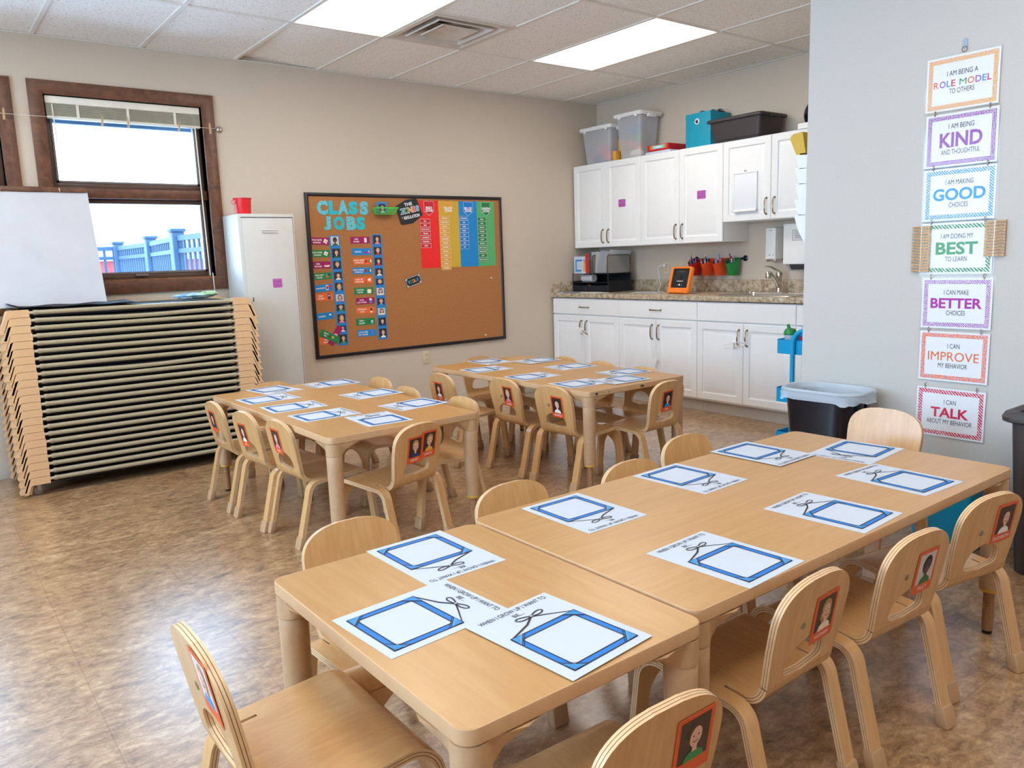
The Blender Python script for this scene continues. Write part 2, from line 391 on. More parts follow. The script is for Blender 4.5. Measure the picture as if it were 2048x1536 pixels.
def arc(cx, cy, r, a0, a1, n): return [(cx+r*math.cos(math.radians(a0+(a1-a0)*i/n)), cy+r*math.sin(math.radians(a0+(a1-a0)*i/n))) for i in range(n+1)]
def rrect(x0, x1, y0, y1, r, n=5):
    return arc(x1-r, y1-r, r, 0, 90, n)+arc(x0+r, y1-r, r, 90, 180, n)+arc(x0+r, y0+r, r, 180, 270, n)+arc(x1-r, y0+r, r, 270, 360, n)
# ================================================================== the room shell
XL, YF = -7.5, -8.0
XP, YR = -2.0, -3.5            # poster wall plane and kitchen return wall plane
q = MB(); q.box(XL-0.2, 0.2, YF-0.2, 0.2, -0.1, 0.0, 'floor_vinyl'); struct('floor', q, 'mottled brown vinyl tile floor')
# back wall with two window openings
WZ0, WZ1 = 1.185, 2.335
WIN = [(-4.665, -3.725), (-5.85, -4.91)]
q = MB()
xs = [XL-0.2, -5.85, -4.91, -4.665, -3.725, 0.2]
for i in range(5):
    if i in (1, 3):
        q.box(xs[i], xs[i+1], 0, 0.16, 0, WZ0, 'wall_paint'); q.box(xs[i], xs[i+1], 0, 0.16, WZ1, H+0.4, 'wall_paint')
    else: q.box(xs[i], xs[i+1], 0, 0.16, 0, H+0.4, 'wall_paint')
struct('wall_back', q, 'beige painted wall with the window and the cork board')
q = MB(); q.box(0, 0.16, YR, 0, 0, H+0.4, 'wall_paint'); struct('wall_kitchen', q, 'beige wall behind the kitchen cabinets')
q = MB(); q.box(XP+0.12, 0.16, YR-0.12, YR, 0, H+0.4, 'wall_paint'); struct('wall_return', q, 'short wall closing the kitchen recess')
q = MB(); q.box(XP, XP+0.12, YF, YR, 0, H+0.4, 'wall_paint_grey'); struct('wall_right', q, 'pale grey wall with the hanging poster chain')
q = MB(); q.box(XL-0.2, XP+0.12, YF-0.16, YF, 0, H+0.4, 'wall_paint'); struct('wall_front', q)
LW = [(-3.05, -1.15), (-5.45, -3.55)]; lz0, lz1 = 0.75, 2.45
q = MB(); ys = [YF, -5.45, -3.55, -3.05, -1.15, 0.0]
for i in range(5):
    if i in (1, 3):
        q.box(XL-0.16, XL, ys[i], ys[i+1], 0, lz0, 'wall_paint'); q.box(XL-0.16, XL, ys[i], ys[i+1], lz1, H+0.4, 'wall_paint')
    else: q.box(XL-0.16, XL, ys[i], ys[i+1], 0, H+0.4, 'wall_paint')
struct('wall_left', q)
# baseboards
q = MB(); q.box(XL, 0, -0.012, 0, 0, 0.10, 'baseboard_vinyl', 0.003); struct('baseboard_back', q)
q = MB(); q.box(XP-0.012, XP, YF, YR, 0, 0.10, 'baseboard_vinyl', 0.003); struct('baseboard_right', q)
# ceiling: tiles laid in a metal grid, open above the vent and the light fittings
rows = [0.0, -GD] + [-GD-1.22*i for i in range(1, 7)]; rows = [r for r in rows if r > YF] + [YF]
cols = [0.0] + [cell_x(k) for k in range(12) if cell_x(k) > XL] + [XL]
lights = {(k, i) for k in (1, 4, 7, 10) for i in (1, 4)}  # all but the visible pair are unseen panels added to light the room
q = MB(); zc = H+0.006
for ci in range(len(cols)-1):
    for ri in range(len(rows)-1):
        x1, x0, y1, y0 = cols[ci], cols[ci+1], rows[ri], rows[ri+1]
        k = ci-1
        if (k, ri) in lights and x1 < -0.3: continue
        if k == 3 and ri == 1: y1 = -GD-0.61
        up = 0.035 if (k == 4 and ri == 0) else 0.0       # one tile sits lifted at the wall
        q.add([(x0, y0, zc), (x0, y1, zc+up), (x1, y1, zc), (x1, y0, zc), (x0, y0, zc+0.015), (x0, y1, zc+up+0.015), (x1, y1, zc+0.015), (x1, y0, zc+0.015)],
              [(0, 1, 2, 3), (7, 6, 5, 4), (0, 4, 5, 1), (1, 5, 6, 2), (2, 6, 7, 3), (3, 7, 4, 0)], 'ceiling_tile')
struct('ceiling', q, 'suspended ceiling of speckled white acoustic tiles')
q = MB(); q.box(XL-0.2, 0.2, YF-0.2, 0.2, H+0.4, H+0.5, 'sky_cover_dark'); struct('sky_cover', q)  # unseen dark cover added above the tiles to keep sky light out
q = MB()
for x in cols[1:-1]: q.box(x-0.012, x+0.012, YF, 0, H, H+0.02, 'grid_white')
for y in rows[1:-1]: q.box(XL, 0, y-0.012, y+0.012, H-0.0006, H+0.02, 'grid_white')
q.box(cell_x(4), cell_x(3), -GD-0.61-0.012, -GD-0.61+0.012, H-0.0003, H+0.02, 'grid_white')
for y in (0.0,): q.box(XL, 0, -0.02, 0, H-0.001, H+0.004, 'grid_white')
q.box(-0.02, 0, YR, 0, H-0.001, H+0.004, 'grid_white'); q.box(XP-0.02, XP, YF, YR, H-0.001, H+0.004, 'grid_white')
struct('trim_1', q, 'white metal ceiling grid')
LGRP = 'recessed fluorescent ceiling lights'
def ceiling_light(k, i, label):
    x1, x0 = cell_x(k), cell_x(k+1); y1, y0 = rows[i], rows[i+1]
    t = thing('ceiling_light', label, 'ceiling light', tl((x0+x1)/2, (y0+y1)/2, H), LGRP)
    w, d = (x1-x0)/2, (y1-y0)/2; b = MB(); b.box(-w+0.012, w-0.012, -d+0.012, d-0.012, 0.006, 0.012, 'light_panel'); b.build('diffuser', t, smooth=0)
    b = MB()
    for a in ((-w, -w+0.012, -d, d), (w-0.012, w, -d, d), (-w, w, -d, -d+0.012), (-w, w, d-0.012, d)): b.box(*a, 0.002, 0.05, 'grid_white')
    b.build('frame', t)
for k, i in sorted(lights):
    if cols[min(k+2, len(cols)-1)] < XL+0.3: continue
    if cell_x(k) > XP and rows[i] < YR: continue
    lab = 'unseen ceiling light panel beyond the picture, added to light the room'  # default label for the added panels out of view
    if (k, i) == (4, 1): lab = 'bright white ceiling light panel to the left of the square air vent'
    if (k, i) == (1, 1): lab = 'bright white ceiling light panel above the kitchen cabinets, right of the vent'
    ceiling_light(k, i, lab)
# square ceiling air diffuser
vx, vy = (cell_x(3)+cell_x(4))/2, -GD-0.305
t = thing('air_vent', 'square white ceiling air vent with nested louvres beside the left light panel', 'air vent', tl(vx, vy, H))
def sq(h, z): return [(-h, -h, z), (h, -h, z), (h, h, z), (-h, h, z)]
b = MB(); b.loft([sq(0.294, -0.003), sq(0.294, 0.004)], 'vent_white', False, False); b.loft([sq(0.294, -0.003), sq(0.262, -0.006), sq(0.255, 0.0), sq(0.16, 0.11)], 'vent_white', False, False); b.build('frame', t)
b = MB(); b.loft([sq(0.262, 0.11), sq(0.10, 0.112)], 'vent_white', False, False)
b.lathe([(0.15, 0.10), (0.15, 0.34)], 'duct_grey', 28, cap0=False); b.lathe([(0.153, 0.10), (0.165, 0.10), (0.165, 0.12)], 'duct_grey', 28, cap0=False, cap1=False); b.build('duct', t)
b = MB(); b.loft([sq(0.205, 0.0), sq(0.200, -0.006), sq(0.165, 0.045), sq(0.17, 0.048), sq(0.205, 0.0)], 'vent_white', False, False); b.build('louvre', t)
b = MB(); b.loft([sq(0.135, 0.0), sq(0.130, -0.006), sq(0.06, 0.022), sq(0.06, 0.03), sq(0.135, 0.0)], 'vent_white', False, False); b.box(-0.062, 0.062, -0.062, 0.062, 0.018, 0.024, 'vent_white'); b.build('centre_cone', t)
b = MB()
b.box(-0.012, 0.012, 0.03, 0.2, 0.03, 0.036, 'vent_white'); b.box(-0.012, 0.012, 0.19, 0.195, 0.03, 0.1, 'vent_white'); b.box(-0.17, -0.03, -0.01, 0.01, 0.04, 0.044, 'vent_white'); b.build('bracket', t)

# ------------------------------------------------------------------ windows
def window(name, x0, x1, label):
    t = bpy.data.objects.new(name, None); COL.objects.link(t); t['kind'] = 'structure'; t['label'] = label
    z0, z1 = WZ0, WZ1; c = 0.08
    b = MB()   # moulded casing
    def cas(p0, p1, T):
        pass
    prof = [(0.0, 0.0), (0.0, 0.012), (0.02, 0.02), (0.06, 0.022), (0.08, 0.016), (0.08, 0.0)]   # (out, depth) from the opening outward
    rings = []
    for o_, d_ in prof: rings.append([(x0-o_, -d_, z0-o_), (x1+o_, -d_, z0-o_), (x1+o_, -d_, z1+o_), (x0-o_, -d_, z1+o_)])
    b.loft(rings, 'walnut_trim', False, False); b.build('casing', t)
    b = MB()   # jamb lining
    b.loft([[(x0, y, z0), (x1, y, z0), (x1, y, z1), (x0, y, z1)] for y in (0.002, 0.15)], 'walnut_trim', False, False)
    b.box(x0, x1, 0.0, 0.15, z0, z0+0.012, 'oak_sill'); b.build('jamb', t)
    zm = 1.75
    b = MB(); b.box(x0, x1, 0.03, 0.13, zm-0.032, zm+0.032, 'walnut_trim', 0.006); b.build('mullion', t)
    for za, zb, nm in ((zm+0.032, z1, 'upper'), (z0+0.012, zm-0.032, 'lower')):
        b = MB(); w = 0.035
        for (a0, a1, c0, c1) in ((x0, x0+w, za, zb), (x1-w, x1, za, zb), (x0+w, x1-w, za, za+w), (x0+w, x1-w, zb-w*0.8, zb)): b.box(a0, a1, 0.075, 0.115, c0, c1, 'sash_dark', 0.003)
        for (a0, a1, c0, c1) in ((x0+w, x0+w+0.012, za+w, zb-w), (x1-w-0.012, x1-w, za+w, zb-w), (x0+w, x1-w, za+w, za+w+0.012)): b.box(a0, a1, 0.07, 0.11, c0, c1, 'sash_grey')
        sh = b.build('sash', t)
        b = MB(); b.box(x0+w, x1-w, 0.094, 0.098, za+w, zb-w*0.8, 'glass'); b.build('pane', sh)
    b = MB(); b.box((x0+x1)/2-0.04, (x0+x1)/2+0.04, 0.05, 0.075, z0+0.03, z0+0.042, 'sash_grey', 0.003); b.build('latch', t)
    return t
window('window_1', *WIN[0], 'double window with dark wooden casing beside the locker')
window('window_2', *WIN[1], 'second dark wooden window, only its right casing in view')
def side_window(name, y0, y1):
    t = bpy.data.objects.new(name, None); COL.objects.link(t); t['kind'] = 'structure'
    b = MB()
    for a in ((y0-0.07, y0, lz0-0.07, lz1+0.07), (y1, y1+0.07, lz0-0.07, lz1+0.07), (y0, y1, lz0-0.07, lz0), (y0, y1, lz1, lz1+0.07)): b.box(XL, XL+0.022, a[0], a[1], a[2], a[3], 'walnut_trim')
    b.build('casing', t)
    b = MB()
    for a in ((y0, y0+0.05, lz0, lz1), (y1-0.05, y1, lz0, lz1), ((y0+y1)/2-0.03, (y0+y1)/2+0.03, lz0, lz1), (y0, y1, lz0, lz0+0.05), (y0, y1, lz1-0.05, lz1)): b.box(XL-0.1, XL-0.06, *a, 'sash_dark')
    b.build('sash', t); b = MB(); b.box(XL-0.082, XL-0.078, y0, y1, lz0, lz1, 'glass'); b.build('pane', t)
side_window('window_3', *LW[0]); side_window('window_4', *LW[1])

# ------------------------------------------------------------------ outdoors seen through the window
mat('ground_pale', (236, 238, 240), 0.9, var=0.1, scale=3); mat('fence_blue', (34, 58, 84), 0.6, var=0.04); mat('soffit_pale', (66, 96, 126), 0.7); mat('barn_red', (150, 60, 56), 0.8); mat('roof_blue', (120, 150, 180), 0.7)
mat('conifer', (70, 104, 90), 0.9, var=0.4, scale=30)
q = MB(); q.box(-30, 30, 0.2, 60, -0.35, -0.25, 'ground_pale'); struct('ground', q, 'pale ground outside the window')
q = MB(); q.box(-9, 2, 0.17, 0.6, 2.37, 2.41, 'soffit_pale'); q.box(-9, 2, 0.58, 0.62, 2.262, 2.5, 'soffit_pale'); struct('trim_2', q, 'pale blue eave above the window outside')
def fence(name, pts, zb, zt, label):
    t = thing(name, label, 'fence')
    for i in range(len(pts)-1):
        a, c = Vector(pts[i]), Vector(pts[i+1]); d = (c-a); L = d.length; ang = math.atan2(d.y, d.x)
        b = MB(); b.T = tl(a.x, a.y, 0) @ rotz(ang)
        b.box(0, L, -0.03, 0.03, zt-0.08, zt-0.02, 'fence_blue'); b.box(0, L, -0.03, 0.03, zt-0.22, zt-0.17, 'fence_blue'); b.box(0, L, -0.03, 0.03, zb+0.4, zb+0.46, 'fence_blue'); b.box(0, L, -0.03, 0.03, zb+0.05, zb+0.13, 'fence_blue')
        n = int(L/0.13)
        for j in range(n): x = (j+0.5)*L/n; b.box(x-0.018, x+0.018, -0.012, 0.012, zb, zt-0.03, 'fence_blue')
        b.build('picket_panel', t)
    for p in pts:
        b = MB(); b.box(p[0]-0.07, p[0]+0.07, p[1]-0.07, p[1]+0.07, -0.25, zt+0.02, 'fence_blue', 0.01); b.box(p[0]-0.085, p[0]+0.085, p[1]-0.085, p[1]+0.085, zt+0.02, zt+0.06, 'fence_blue', 0.01); b.build('post', t)
fence('picket_fence', [(-2.72, 2.2), (-2.89, 4.0), (-2.71, 6.0), (-2.72, 8.0), (-6.0, 8.4)], -0.2, 1.66, 'pale blue vinyl picket fence outside the lower window pane')
t = thing('barn', 'pale red building far outside behind the fence', 'building', tl(-1.5, 14, -0.25))
b = MB(); b.box(-2.5, 3, 0, 4, 0, 1.75, 'barn_red'); b.build('wall', t)
b = MB(); b.prism([(-0.3, 1.75), (4.3, 1.75), (2, 2.2)], -2.7, 3.2, 'roof_blue', frame((0, 1, 0), (0, 0, 1), (1, 0, 0))); b.build('roof', t)

# blind pulled up inside the window
x0, x1 = WIN[0]
t = thing('window_blind', 'cream venetian blind pulled up in the top of the window', 'blind', tl(0, 0, 0))
b = MB(); b.box(x0+0.01, x1-0.01, 0.008, 0.05, 2.285, 2.33, 'blind_rail', 0.004); b.build('headrail', t)
b = MB()
for i in range(13): b.box(x0+0.012, x1-0.012, 0.006+0.002*(i % 2), 0.054, 2.212+i*0.0056, 2.2155+i*0.0056, 'blind_slat')
b.build('slats', t)
b = MB(); b.box(x0+0.012, x1-0.012, 0.008, 0.052, 2.196, 2.211, 'blind_rail', 0.003); b.build('bottom_rail', t)
for xx in (-4.48, -4.19, -3.9):
    b = MB(); b.box(xx-0.008, xx+0.008, 0.003, 0.0055, 2.20, 2.285, 'cord'); b.build('ladder_tape', t)
b = MB(); b.tube([(-3.77, 0.02, 2.28), (-3.765, 0.02, 1.7), (-3.76, 0.015, 1.2)], 0.004, 'cord', 6); b.tube([(-3.755, -0.028, 1.22), (-3.752, -0.03, 1.02)], 0.003, 'cord', 6); b.build('pull_cord', t)
b = MB(); b.tube([(-4.62, 0.0, 2.28), (-4.615, 0.0, 2.05)], 0.004, 'cord', 6); b.build('tilt_wand', t)

# clothes line with pegs and its suction hook
t = tag((lambda b: (b.tube([(-5.6, -0.055, 2.186), (-4.9, -0.06, 2.192), (-4.2, -0.06, 2.188), (-3.63, -0.035, 2.196)], 0.0013, 'cord', 6), b)[1])(MB()).build('string_line'), 'thin white string stretched across the window', 'string')
t = thing('suction_hook', 'round clear suction hook on the wall at the end of the string', 'hook', on_back(-3.614, 0, 2.196))
b = MB(); b.lathe([(0.024, 0), (0.023, 0.004), (0.014, 0.01), (0.008, 0.016)], 'steel', 20); b.build('suction_cup', t)
b = MB(); b.tube([(0, 0.005, 0.014), (0, 0.004, 0.022), (-0.006, -0.004, 0.034), (-0.014, -0.002, 0.038), (-0.018, 0.006, 0.036)], 0.003, 'nickel', 8); b.build('hook', t)
mat('peg_wood', (206, 168, 124), 0.6, var=0.1, scale=60)
def pegmesh():
    b = MB()
    for s in (-1, 1): b.prism([(s*0.0008, 0.0), (s*0.0055, 0.0), (s*0.0055, 0.045), (s*0.0035, 0.072), (s*0.0008, 0.060)], -0.0045, 0.0045, 'peg_wood')
    return b
places = ['leftmost, beside the left window edge of the picture', 'in the upper left of the window glass', 'left of the middle of the window', 'right of the middle of the window', 'over the right window casing']
for i, x in enumerate((-4.887, -4.362, -4.208, -3.90, -3.694)):
    t = thing('clothespin', 'small wooden clothespin on the window string, '+places[i], 'clothespin', frame((1, 0, 0), (0, 0, 1), (0, -1, 0), (x, -0.062, 2.155)) @ rotz(random.uniform(-0.12, 0.12)), 'clothespins on the window string')
    pegmesh().build('peg_halves', t); b = MB(); b.tube([(-0.006, 0.036, 0), (0.006, 0.036, 0)], 0.004, 'steel', 8); b.build('spring', t)
# ================================================================== tables
TZ = 0.55
def table(x0, x1, y0, y1, label, along='y', magnets=False):
    cx, cy = (x0+x1)/2, (y0+y1)/2; w, d = (x1-x0)/2, (y1-y0)/2
    t = thing('classroom_table', label, 'table', tl(cx, cy, 0), 'low maple tables in the classroom')
    b = MB(); P = rrect(-w+0.003, w-0.003, -d+0.003, d-0.003, 0.028, 6)
    b.poly(P, 'maple_laminate' if along == 'x' else 'maple_laminate_cross', TZ); b.build('tabletop', t, smooth=0)
    b = MB()
    R = [rrect(-w-a, w+a, -d-a, d+a, max(0.03+a, 0.006), 6) for a in (-0.003, -0.001, 0.0, 0.0, -0.003, -0.03)]
    Z = [TZ, TZ-0.0005, TZ-0.004, TZ-0.026, TZ-0.030, TZ-0.030]
    b.loft([[(x, y, z) for x, y in r] for r, z in zip(R, Z)], 'tan_edge', False, True); b.build('edge_band', t)
    for sx_ in (-1, 1):
        for sy_ in (-1, 1):
            lx, ly = sx_*(w-0.034), sy_*(d-0.034)
            b = MB(); b.T = tl(lx, ly, 0)
            b.lathe([(0.031, 0.155), (0.0315, 0.16), (0.033, 0.42), (0.0335, 0.462), (0.0322, 0.464), (0.0322, 0.467), (0.034, 0.469), (0.034, 0.52)], 'tan_plastic', 24)
            # bracket: round collar below, flaring into two arms under the top
            N = 28; low = []; mid_ = []; top = []
            for j in range(N):
                a = 2*PI*j/N; c, s_ = math.cos(a), math.sin(a); ix, iy = -sx_*c, -sy_*s_      # >0 towards the table middle
                rt = 0.034
                if ix > 0 or iy > 0:
                    e = max(ix, iy); rt = 0.034+0.105*max(0, (e-0.72)/0.28)**1.3 if not (ix > 0 and iy > 0) else 0.034+0.105*max(0, (max(ix, iy)-0.60)/0.40)**1.1
                rm = 0.034+(rt-0.034)*0.30
                low.append((0.034*c, 0.034*s_, 0.470)); mid_.append((rm*c, rm*s_, 0.492)); top.append((rt*c, rt*s_, 0.5195))
            b.loft([low, mid_, top], 'tan_plastic', False, True)
            lg = b.build('leg', t)
            b = MB(); b.T = tl(lx, ly, 0)
            pr = [(0.014, 0.0), (0.0145, 0.012)]; b.lathe(pr, 'black_rubber', 16)
            pr = [(0.0165, 0.012)]
            for zz in (0.085, 0.105, 0.125): pr += [(0.0170, zz-0.002), (0.0155, zz), (0.0170, zz+0.002)]
            pr += [(0.017, 0.158)]; b.lathe(pr, 'leg_insert', 16); b.build('height_insert', lg)
            b = MB(); b.T = tl(lx, ly, 0); b.lathe([(0.018, 0.143), (0.0290, 0.145), (0.0300, 0.148), (0.0300, 0.153), (0.0285, 0.156)], 'yellow_ring', 20); b.build('height_ring', lg)
    if magnets:
        b = MB(); b.T = frame((1, 0, 0), (0, 0, 1), (0, -1, 0), (0, -d, 0))
        for xx, ww in ((-0.325, 0.022), (-0.10+0.12, 0.03)):
            b.box(xx-ww/2, xx+ww/2, TZ-0.022, TZ-0.008, 0, 0.0015, 'caster_grey'); b.box(xx-ww/2+0.004, xx+ww/2-0.004, TZ-0.019, TZ-0.011, 0.0015, 0.002, 'ink')
        b.ell(-0.235, TZ-0.015, 0.006, 0.006, 'caster_grey', 0.001); b.build('edge_sticker', t)
    return t
table(-4.912, -4.352, -4.785, -4.01, 'small nearest low table, touching the long table on its right', 'y')
table(-4.342, -2.815, -4.752, -3.985, 'long low table in the front right, pushed against the small nearest table', 'x')
table(-4.195, -3.445, -2.762, -1.235, 'long low table at the left, between the cot stack and the middle of the room', 'y')
table(-2.748, -1.985, -2.752, -1.222, 'long low table at the back, in front of the white kitchen cabinets', 'y', True)

# ================================================================== bentwood chairs
TH = 0.017
def strip(b, path, xl, xr, m='chair_wood', capa=True, capb=True):
    """path: list of (y, z); xl, xr: lists of x limits; solid ply strip of thickness TH with banded edges"""
    n = len(path); N = []
    for i in range(n):
        y0, z0 = path[max(i-1, 0)]; y1, z1 = path[min(i+1, n-1)]; L = math.hypot(y1-y0, z1-z0) or 1
        N.append((-(z1-z0)/L, (y1-y0)/L))
    lv = [0.5, 0.22, 0.14, -0.14, -0.22, -0.5]; bands = ['ply_light', 'ply_dark', 'ply_light', 'ply_dark', 'ply_light']
    def P(i, x, o): return (x, path[i][0]+N[i][0]*o*TH, path[i][1]+N[i][1]*o*TH)
    vs = []
    for i in range(n): vs += [P(i, xl[i], 0.5), P(i, xr[i], 0.5), P(i, xl[i], -0.5), P(i, xr[i], -0.5)]
    fs = []
    for i in range(n-1):
        a, c = 4*i, 4*i+4
        fs += [(a, c, c+1, a+1), (a+2, a+3, c+3, c+2)]
    b.add(vs, fs, m)
    for X, flip in ((xl, 0), (xr, 1)):
        for k in range(5):
            vs = [P(i, X[i], lv[k]) for i in range(n)]+[P(i, X[i], lv[k+1]) for i in range(n)]
            fs = [((i, n+i, n+i+1, i+1) if not flip else (i, i+1, n+i+1, n+i)) for i in range(n-1)]
            b.add(vs, fs, bands[k])
    for i, on in ((0, capa), (n-1, capb)):
        if on:
            for k in range(5): b.add([P(i, xl[i], lv[k]), P(i, xr[i], lv[k]), P(i, xr[i], lv[k+1]), P(i, xl[i], lv[k+1])], [(0, 1, 2, 3)], bands[k])
def lerp(a, c, t): return a+(c-a)*t
def seg(p, q, n): return [(lerp(p[0], q[0], i/n), lerp(p[1], q[1], i/n)) for i in range(n+1)]
def corner(p, c, q, r, n=8):        # fillet polyline p-c-q with radius r; returns arc points
    a = Vector((p[0]-c[0], p[1]-c[1])).normalized(); d = Vector((q[0]-c[0], q[1]-c[1])).normalized()
    half = math.acos(max(-1, min(1, a.dot(d))))/2; tlen = r/math.tan(half); A = Vector(c)+a*tlen; D = Vector(c)+d*tlen
    ctr = Vector(c)+(a+d).normalized()*(r/math.sin(half)); a0 = math.atan2(A.y-ctr.y, A.x-ctr.x); a1 = math.atan2(D.y-ctr.y, D.x-ctr.x)
    if a1-a0 > PI: a1 -= 2*PI
    if a1-a0 < -PI: a1 += 2*PI
    return [(ctr.x+r*math.cos(lerp(a0, a1, i/n)), ctr.y+r*math.sin(lerp(a0, a1, i/n))) for i in range(n+1)]
SW = 0.178                                   # half width
FOOTF, KNEE, SEATR, TOPB = (0.192, 0.03), (0.158, 0.308), (-0.140, 0.286), (-0.193, 0.562)
RLK, RLF = (-0.128, 0.287), (-0.192, 0.03)
def cum(path):
    L = [0]
    for i in range(1, len(path)): L.append(L[-1]+math.hypot(path[i][0]-path[i-1][0], path[i][1]-path[i-1][1]))
    return L
def chair_parts():
    ob = {}
    knee = corner(FOOTF, KNEE, SEATR, 0.062, 10); bend = corner(KNEE, SEATR, TOPB, 0.050, 10)
    # front legs up to the crown of the arch
    z_arch = knee[2]
    leg = seg(FOOTF, knee[0], 10)+knee[1:3]; L = cum(leg); tot = L[-1]
    lw = []
    for s in L:
        u = (tot-s)/0.085
        lw.append(0.046 if u >= 1 else 0.046+(SW-0.046)*(1-math.sqrt(max(0, 1-(1-u)**2))) )
    for sgn in (-1, 1):
        b = MB()
        if sgn < 0: strip(b, leg, [-SW]*len(leg), [-SW+w for w in lw], capa=True, capb=False)
        else: strip(b, leg, [SW-w for w in lw], [SW]*len(leg), capa=True, capb=False)
        ob['front%d' % sgn] = b
    # seat pan
    pan = knee[2:]+seg(knee[-1], (-0.055, lerp(KNEE[1], SEATR[1], (0.158+0.055)/0.298)), 5)[1:]
    b = MB(); strip(b, pan, [-SW]*len(pan), [SW]*len(pan), capa=False, capb=False)
    mid_ = [pan[-1]]+bend                       # centre tongue running up into the back
    hw = [0.130]*len(mid_); strip(b, mid_, [-h for h in hw], hw, capa=False, capb=False); ob['seat'] = b
    # backrest with a rounded opening at the foot
    back = seg(bend[-1], TOPB, 40); L = cum(back); tot = L[-1]
    def half(s):
        u = s/tot; w = 0.128+0.012*math.sin(min(1, u/0.62)*PI/2)
        k = (s-(tot-0.088))/0.088
        if k > 0: w *= max(0.02, (1-k**2.3))**(1/2.7)
        return w
    h0, h1 = 0.006, 0.086
    def hole(s):
        if s <= h0 or s >= h1: return 0.0
        u = (s-h0)/(h1-h0)
        lo = min(1, u/0.20); a = 1-(1-lo)**2
        hi = max(0, (u-0.30)/0.70); return 0.076*math.sqrt(a)*math.sqrt(max(0, 1-hi**2.2))
    b = MB()
    i0 = max(i for i, s in enumerate(L) if s <= h0); i1 = min(i for i, s in enumerate(L) if s >= h1)
    seg0 = list(range(0, i0+1)); segm = list(range(i0, i1+1)); seg1 = list(range(i1, len(L)))
    if len(seg0) > 1: strip(b, [back[i] for i in seg0], [-half(L[i]) for i in seg0], [half(L[i]) for i in seg0], capa=False, capb=False)
    strip(b, [back[i] for i in segm], [-half(L[i]) for i in segm], [-hole(L[i]) for i in segm], capa=False, capb=False)
    strip(b, [back[i] for i in segm], [hole(L[i]) for i in segm], [half(L[i]) for i in segm], capa=False, capb=False)
    # denser crown
    cr_ = []
    for i in seg1[:-1]: cr_.append(L[i])
    s = cr_[-1]; extra = [tot-0.088*(1-k) for k in (0.12, 0.3, 0.45, 0.58, 0.68, 0.78, 0.85, 0.9, 0.94, 0.97, 0.99, 1.0)]
    ss = sorted(set([x for x in cr_ if x < tot-0.085]+extra))
    pth = [(lerp(bend[-1][0], TOPB[0], s/tot), lerp(bend[-1][1], TOPB[1], s/tot)) for s in ss]
    strip(b, pth, [-half(s) for s in ss], [half(s) for s in ss], capa=False, capb=True); ob['back'] = b
    # rear legs bent down from the edges of the seat
    rk = corner(KNEE, RLK, RLF, 0.048, 9); rl = [pan[-1]]+rk+seg(rk[-1], RLF, 8)[1:]
    for sgn in (-1, 1):
        b = MB(); a, c = (-SW, -SW+0.040) if sgn < 0 else (SW-0.040, SW)
        strip(b, rl, [a]*len(rl), [c]*len(rl), capa=False, capb=True); ob['rear%d' % sgn] = b
    for key, (fy, dy) in {'front': (0.192, 0.0037/0.03), 'rear': (-0.192, -0.0075/0.03)}.items():
        for sgn in (-1, 1):
            b = MB(); cx = sgn*(SW-(0.023 if key == 'front' else 0.020)); w = 0.027 if key == 'front' else 0.024
            rings = []
            for z, e in ((0.0, 0.0), (0.004, 0.003), (0.050, 0.002), (0.054, 0.0)):
                yy = fy+(0.122*-(z-0.03) if key == 'front' else 0.249*(z-0.03)) if key == 'front' else fy+0.249*(z-0.03)
                rings.append([(x, y+yy, z) for x, y in rrect(cx-w-e+0.002, cx+w+e-0.002, -0.0135-e, 0.0135+e, 0.006, 3)])
            b.loft(rings, 'foot_cap'); ob['cap_%s%d' % (key, sgn)] = b
    return ob
CP = chair_parts()
def card_frame(x, v, off, rot=0.0):
    # v metres up along the back from the seat corner, rear face
    t_ = Vector((0, TOPB[0]-SEATR[0], TOPB[1]-SEATR[1])).normalized(); nrm = Vector((1, 0, 0)).cross(t_)
    p = Vector((0, SEATR[0], SEATR[1]))+t_*v+nrm*(TH/2+off)
    return frame((1, 0, 0), t_, nrm, (x, p.y, p.z)) @ rotz(rot)
def portrait(b, x0, x1, y0, y1, hair, skin, shirt, bgm, z0, long=True, tilt=0.0):
    w, h = x1-x0, y1-y0; cx = (x0+x1)/2+0.03*w; d = 0.0003
    b.rect(x0, x1, y0, y1, bgm, z0)
    b.poly([(cx-0.36*w, y0), (cx-0.28*w, y0+0.16*h), (cx-0.1*w, y0+0.24*h), (cx+0.1*w, y0+0.24*h), (cx+0.28*w, y0+0.16*h), (cx+0.36*w, y0)], shirt, z0+2*d)
    fy = y0+0.56*h
    b.ell(cx, fy+0.06*h, 0.27*w, 0.30*h, hair, z0+d, 18, tilt)
    if long: b.ell(cx, fy-0.12*h, 0.30*w, 0.24*h, hair, z0+d*0.6, 16)
    b.rect(cx-0.08*w, cx+0.08*w, y0+0.2*h, y0+0.36*h, skin, z0+2.4*d)
    b.ell(cx, fy-0.01*h, 0.20*w, 0.235*h, skin, z0+3*d, 20, tilt)
    for s in (-1, 1): b.ell(cx+s*0.085*w, fy+0.02*h, 0.030*w, 0.020*h, 'ink', z0+4*d, 8)
    b.stroke([(cx-0.10*w, fy-0.10*h), (cx-0.05*w, fy-0.13*h), (cx+0.05*w, fy-0.13*h), (cx+0.10*w, fy-0.10*h)], 0.03*h, 'lip_red', z0+4*d)
    b.stroke([(cx-0.01*w, fy+0.0*h), (cx+0.015*w, fy-0.055*h), (cx-0.005*w, fy-0.06*h)], 0.012*h, 'c_pink', z0+4*d)
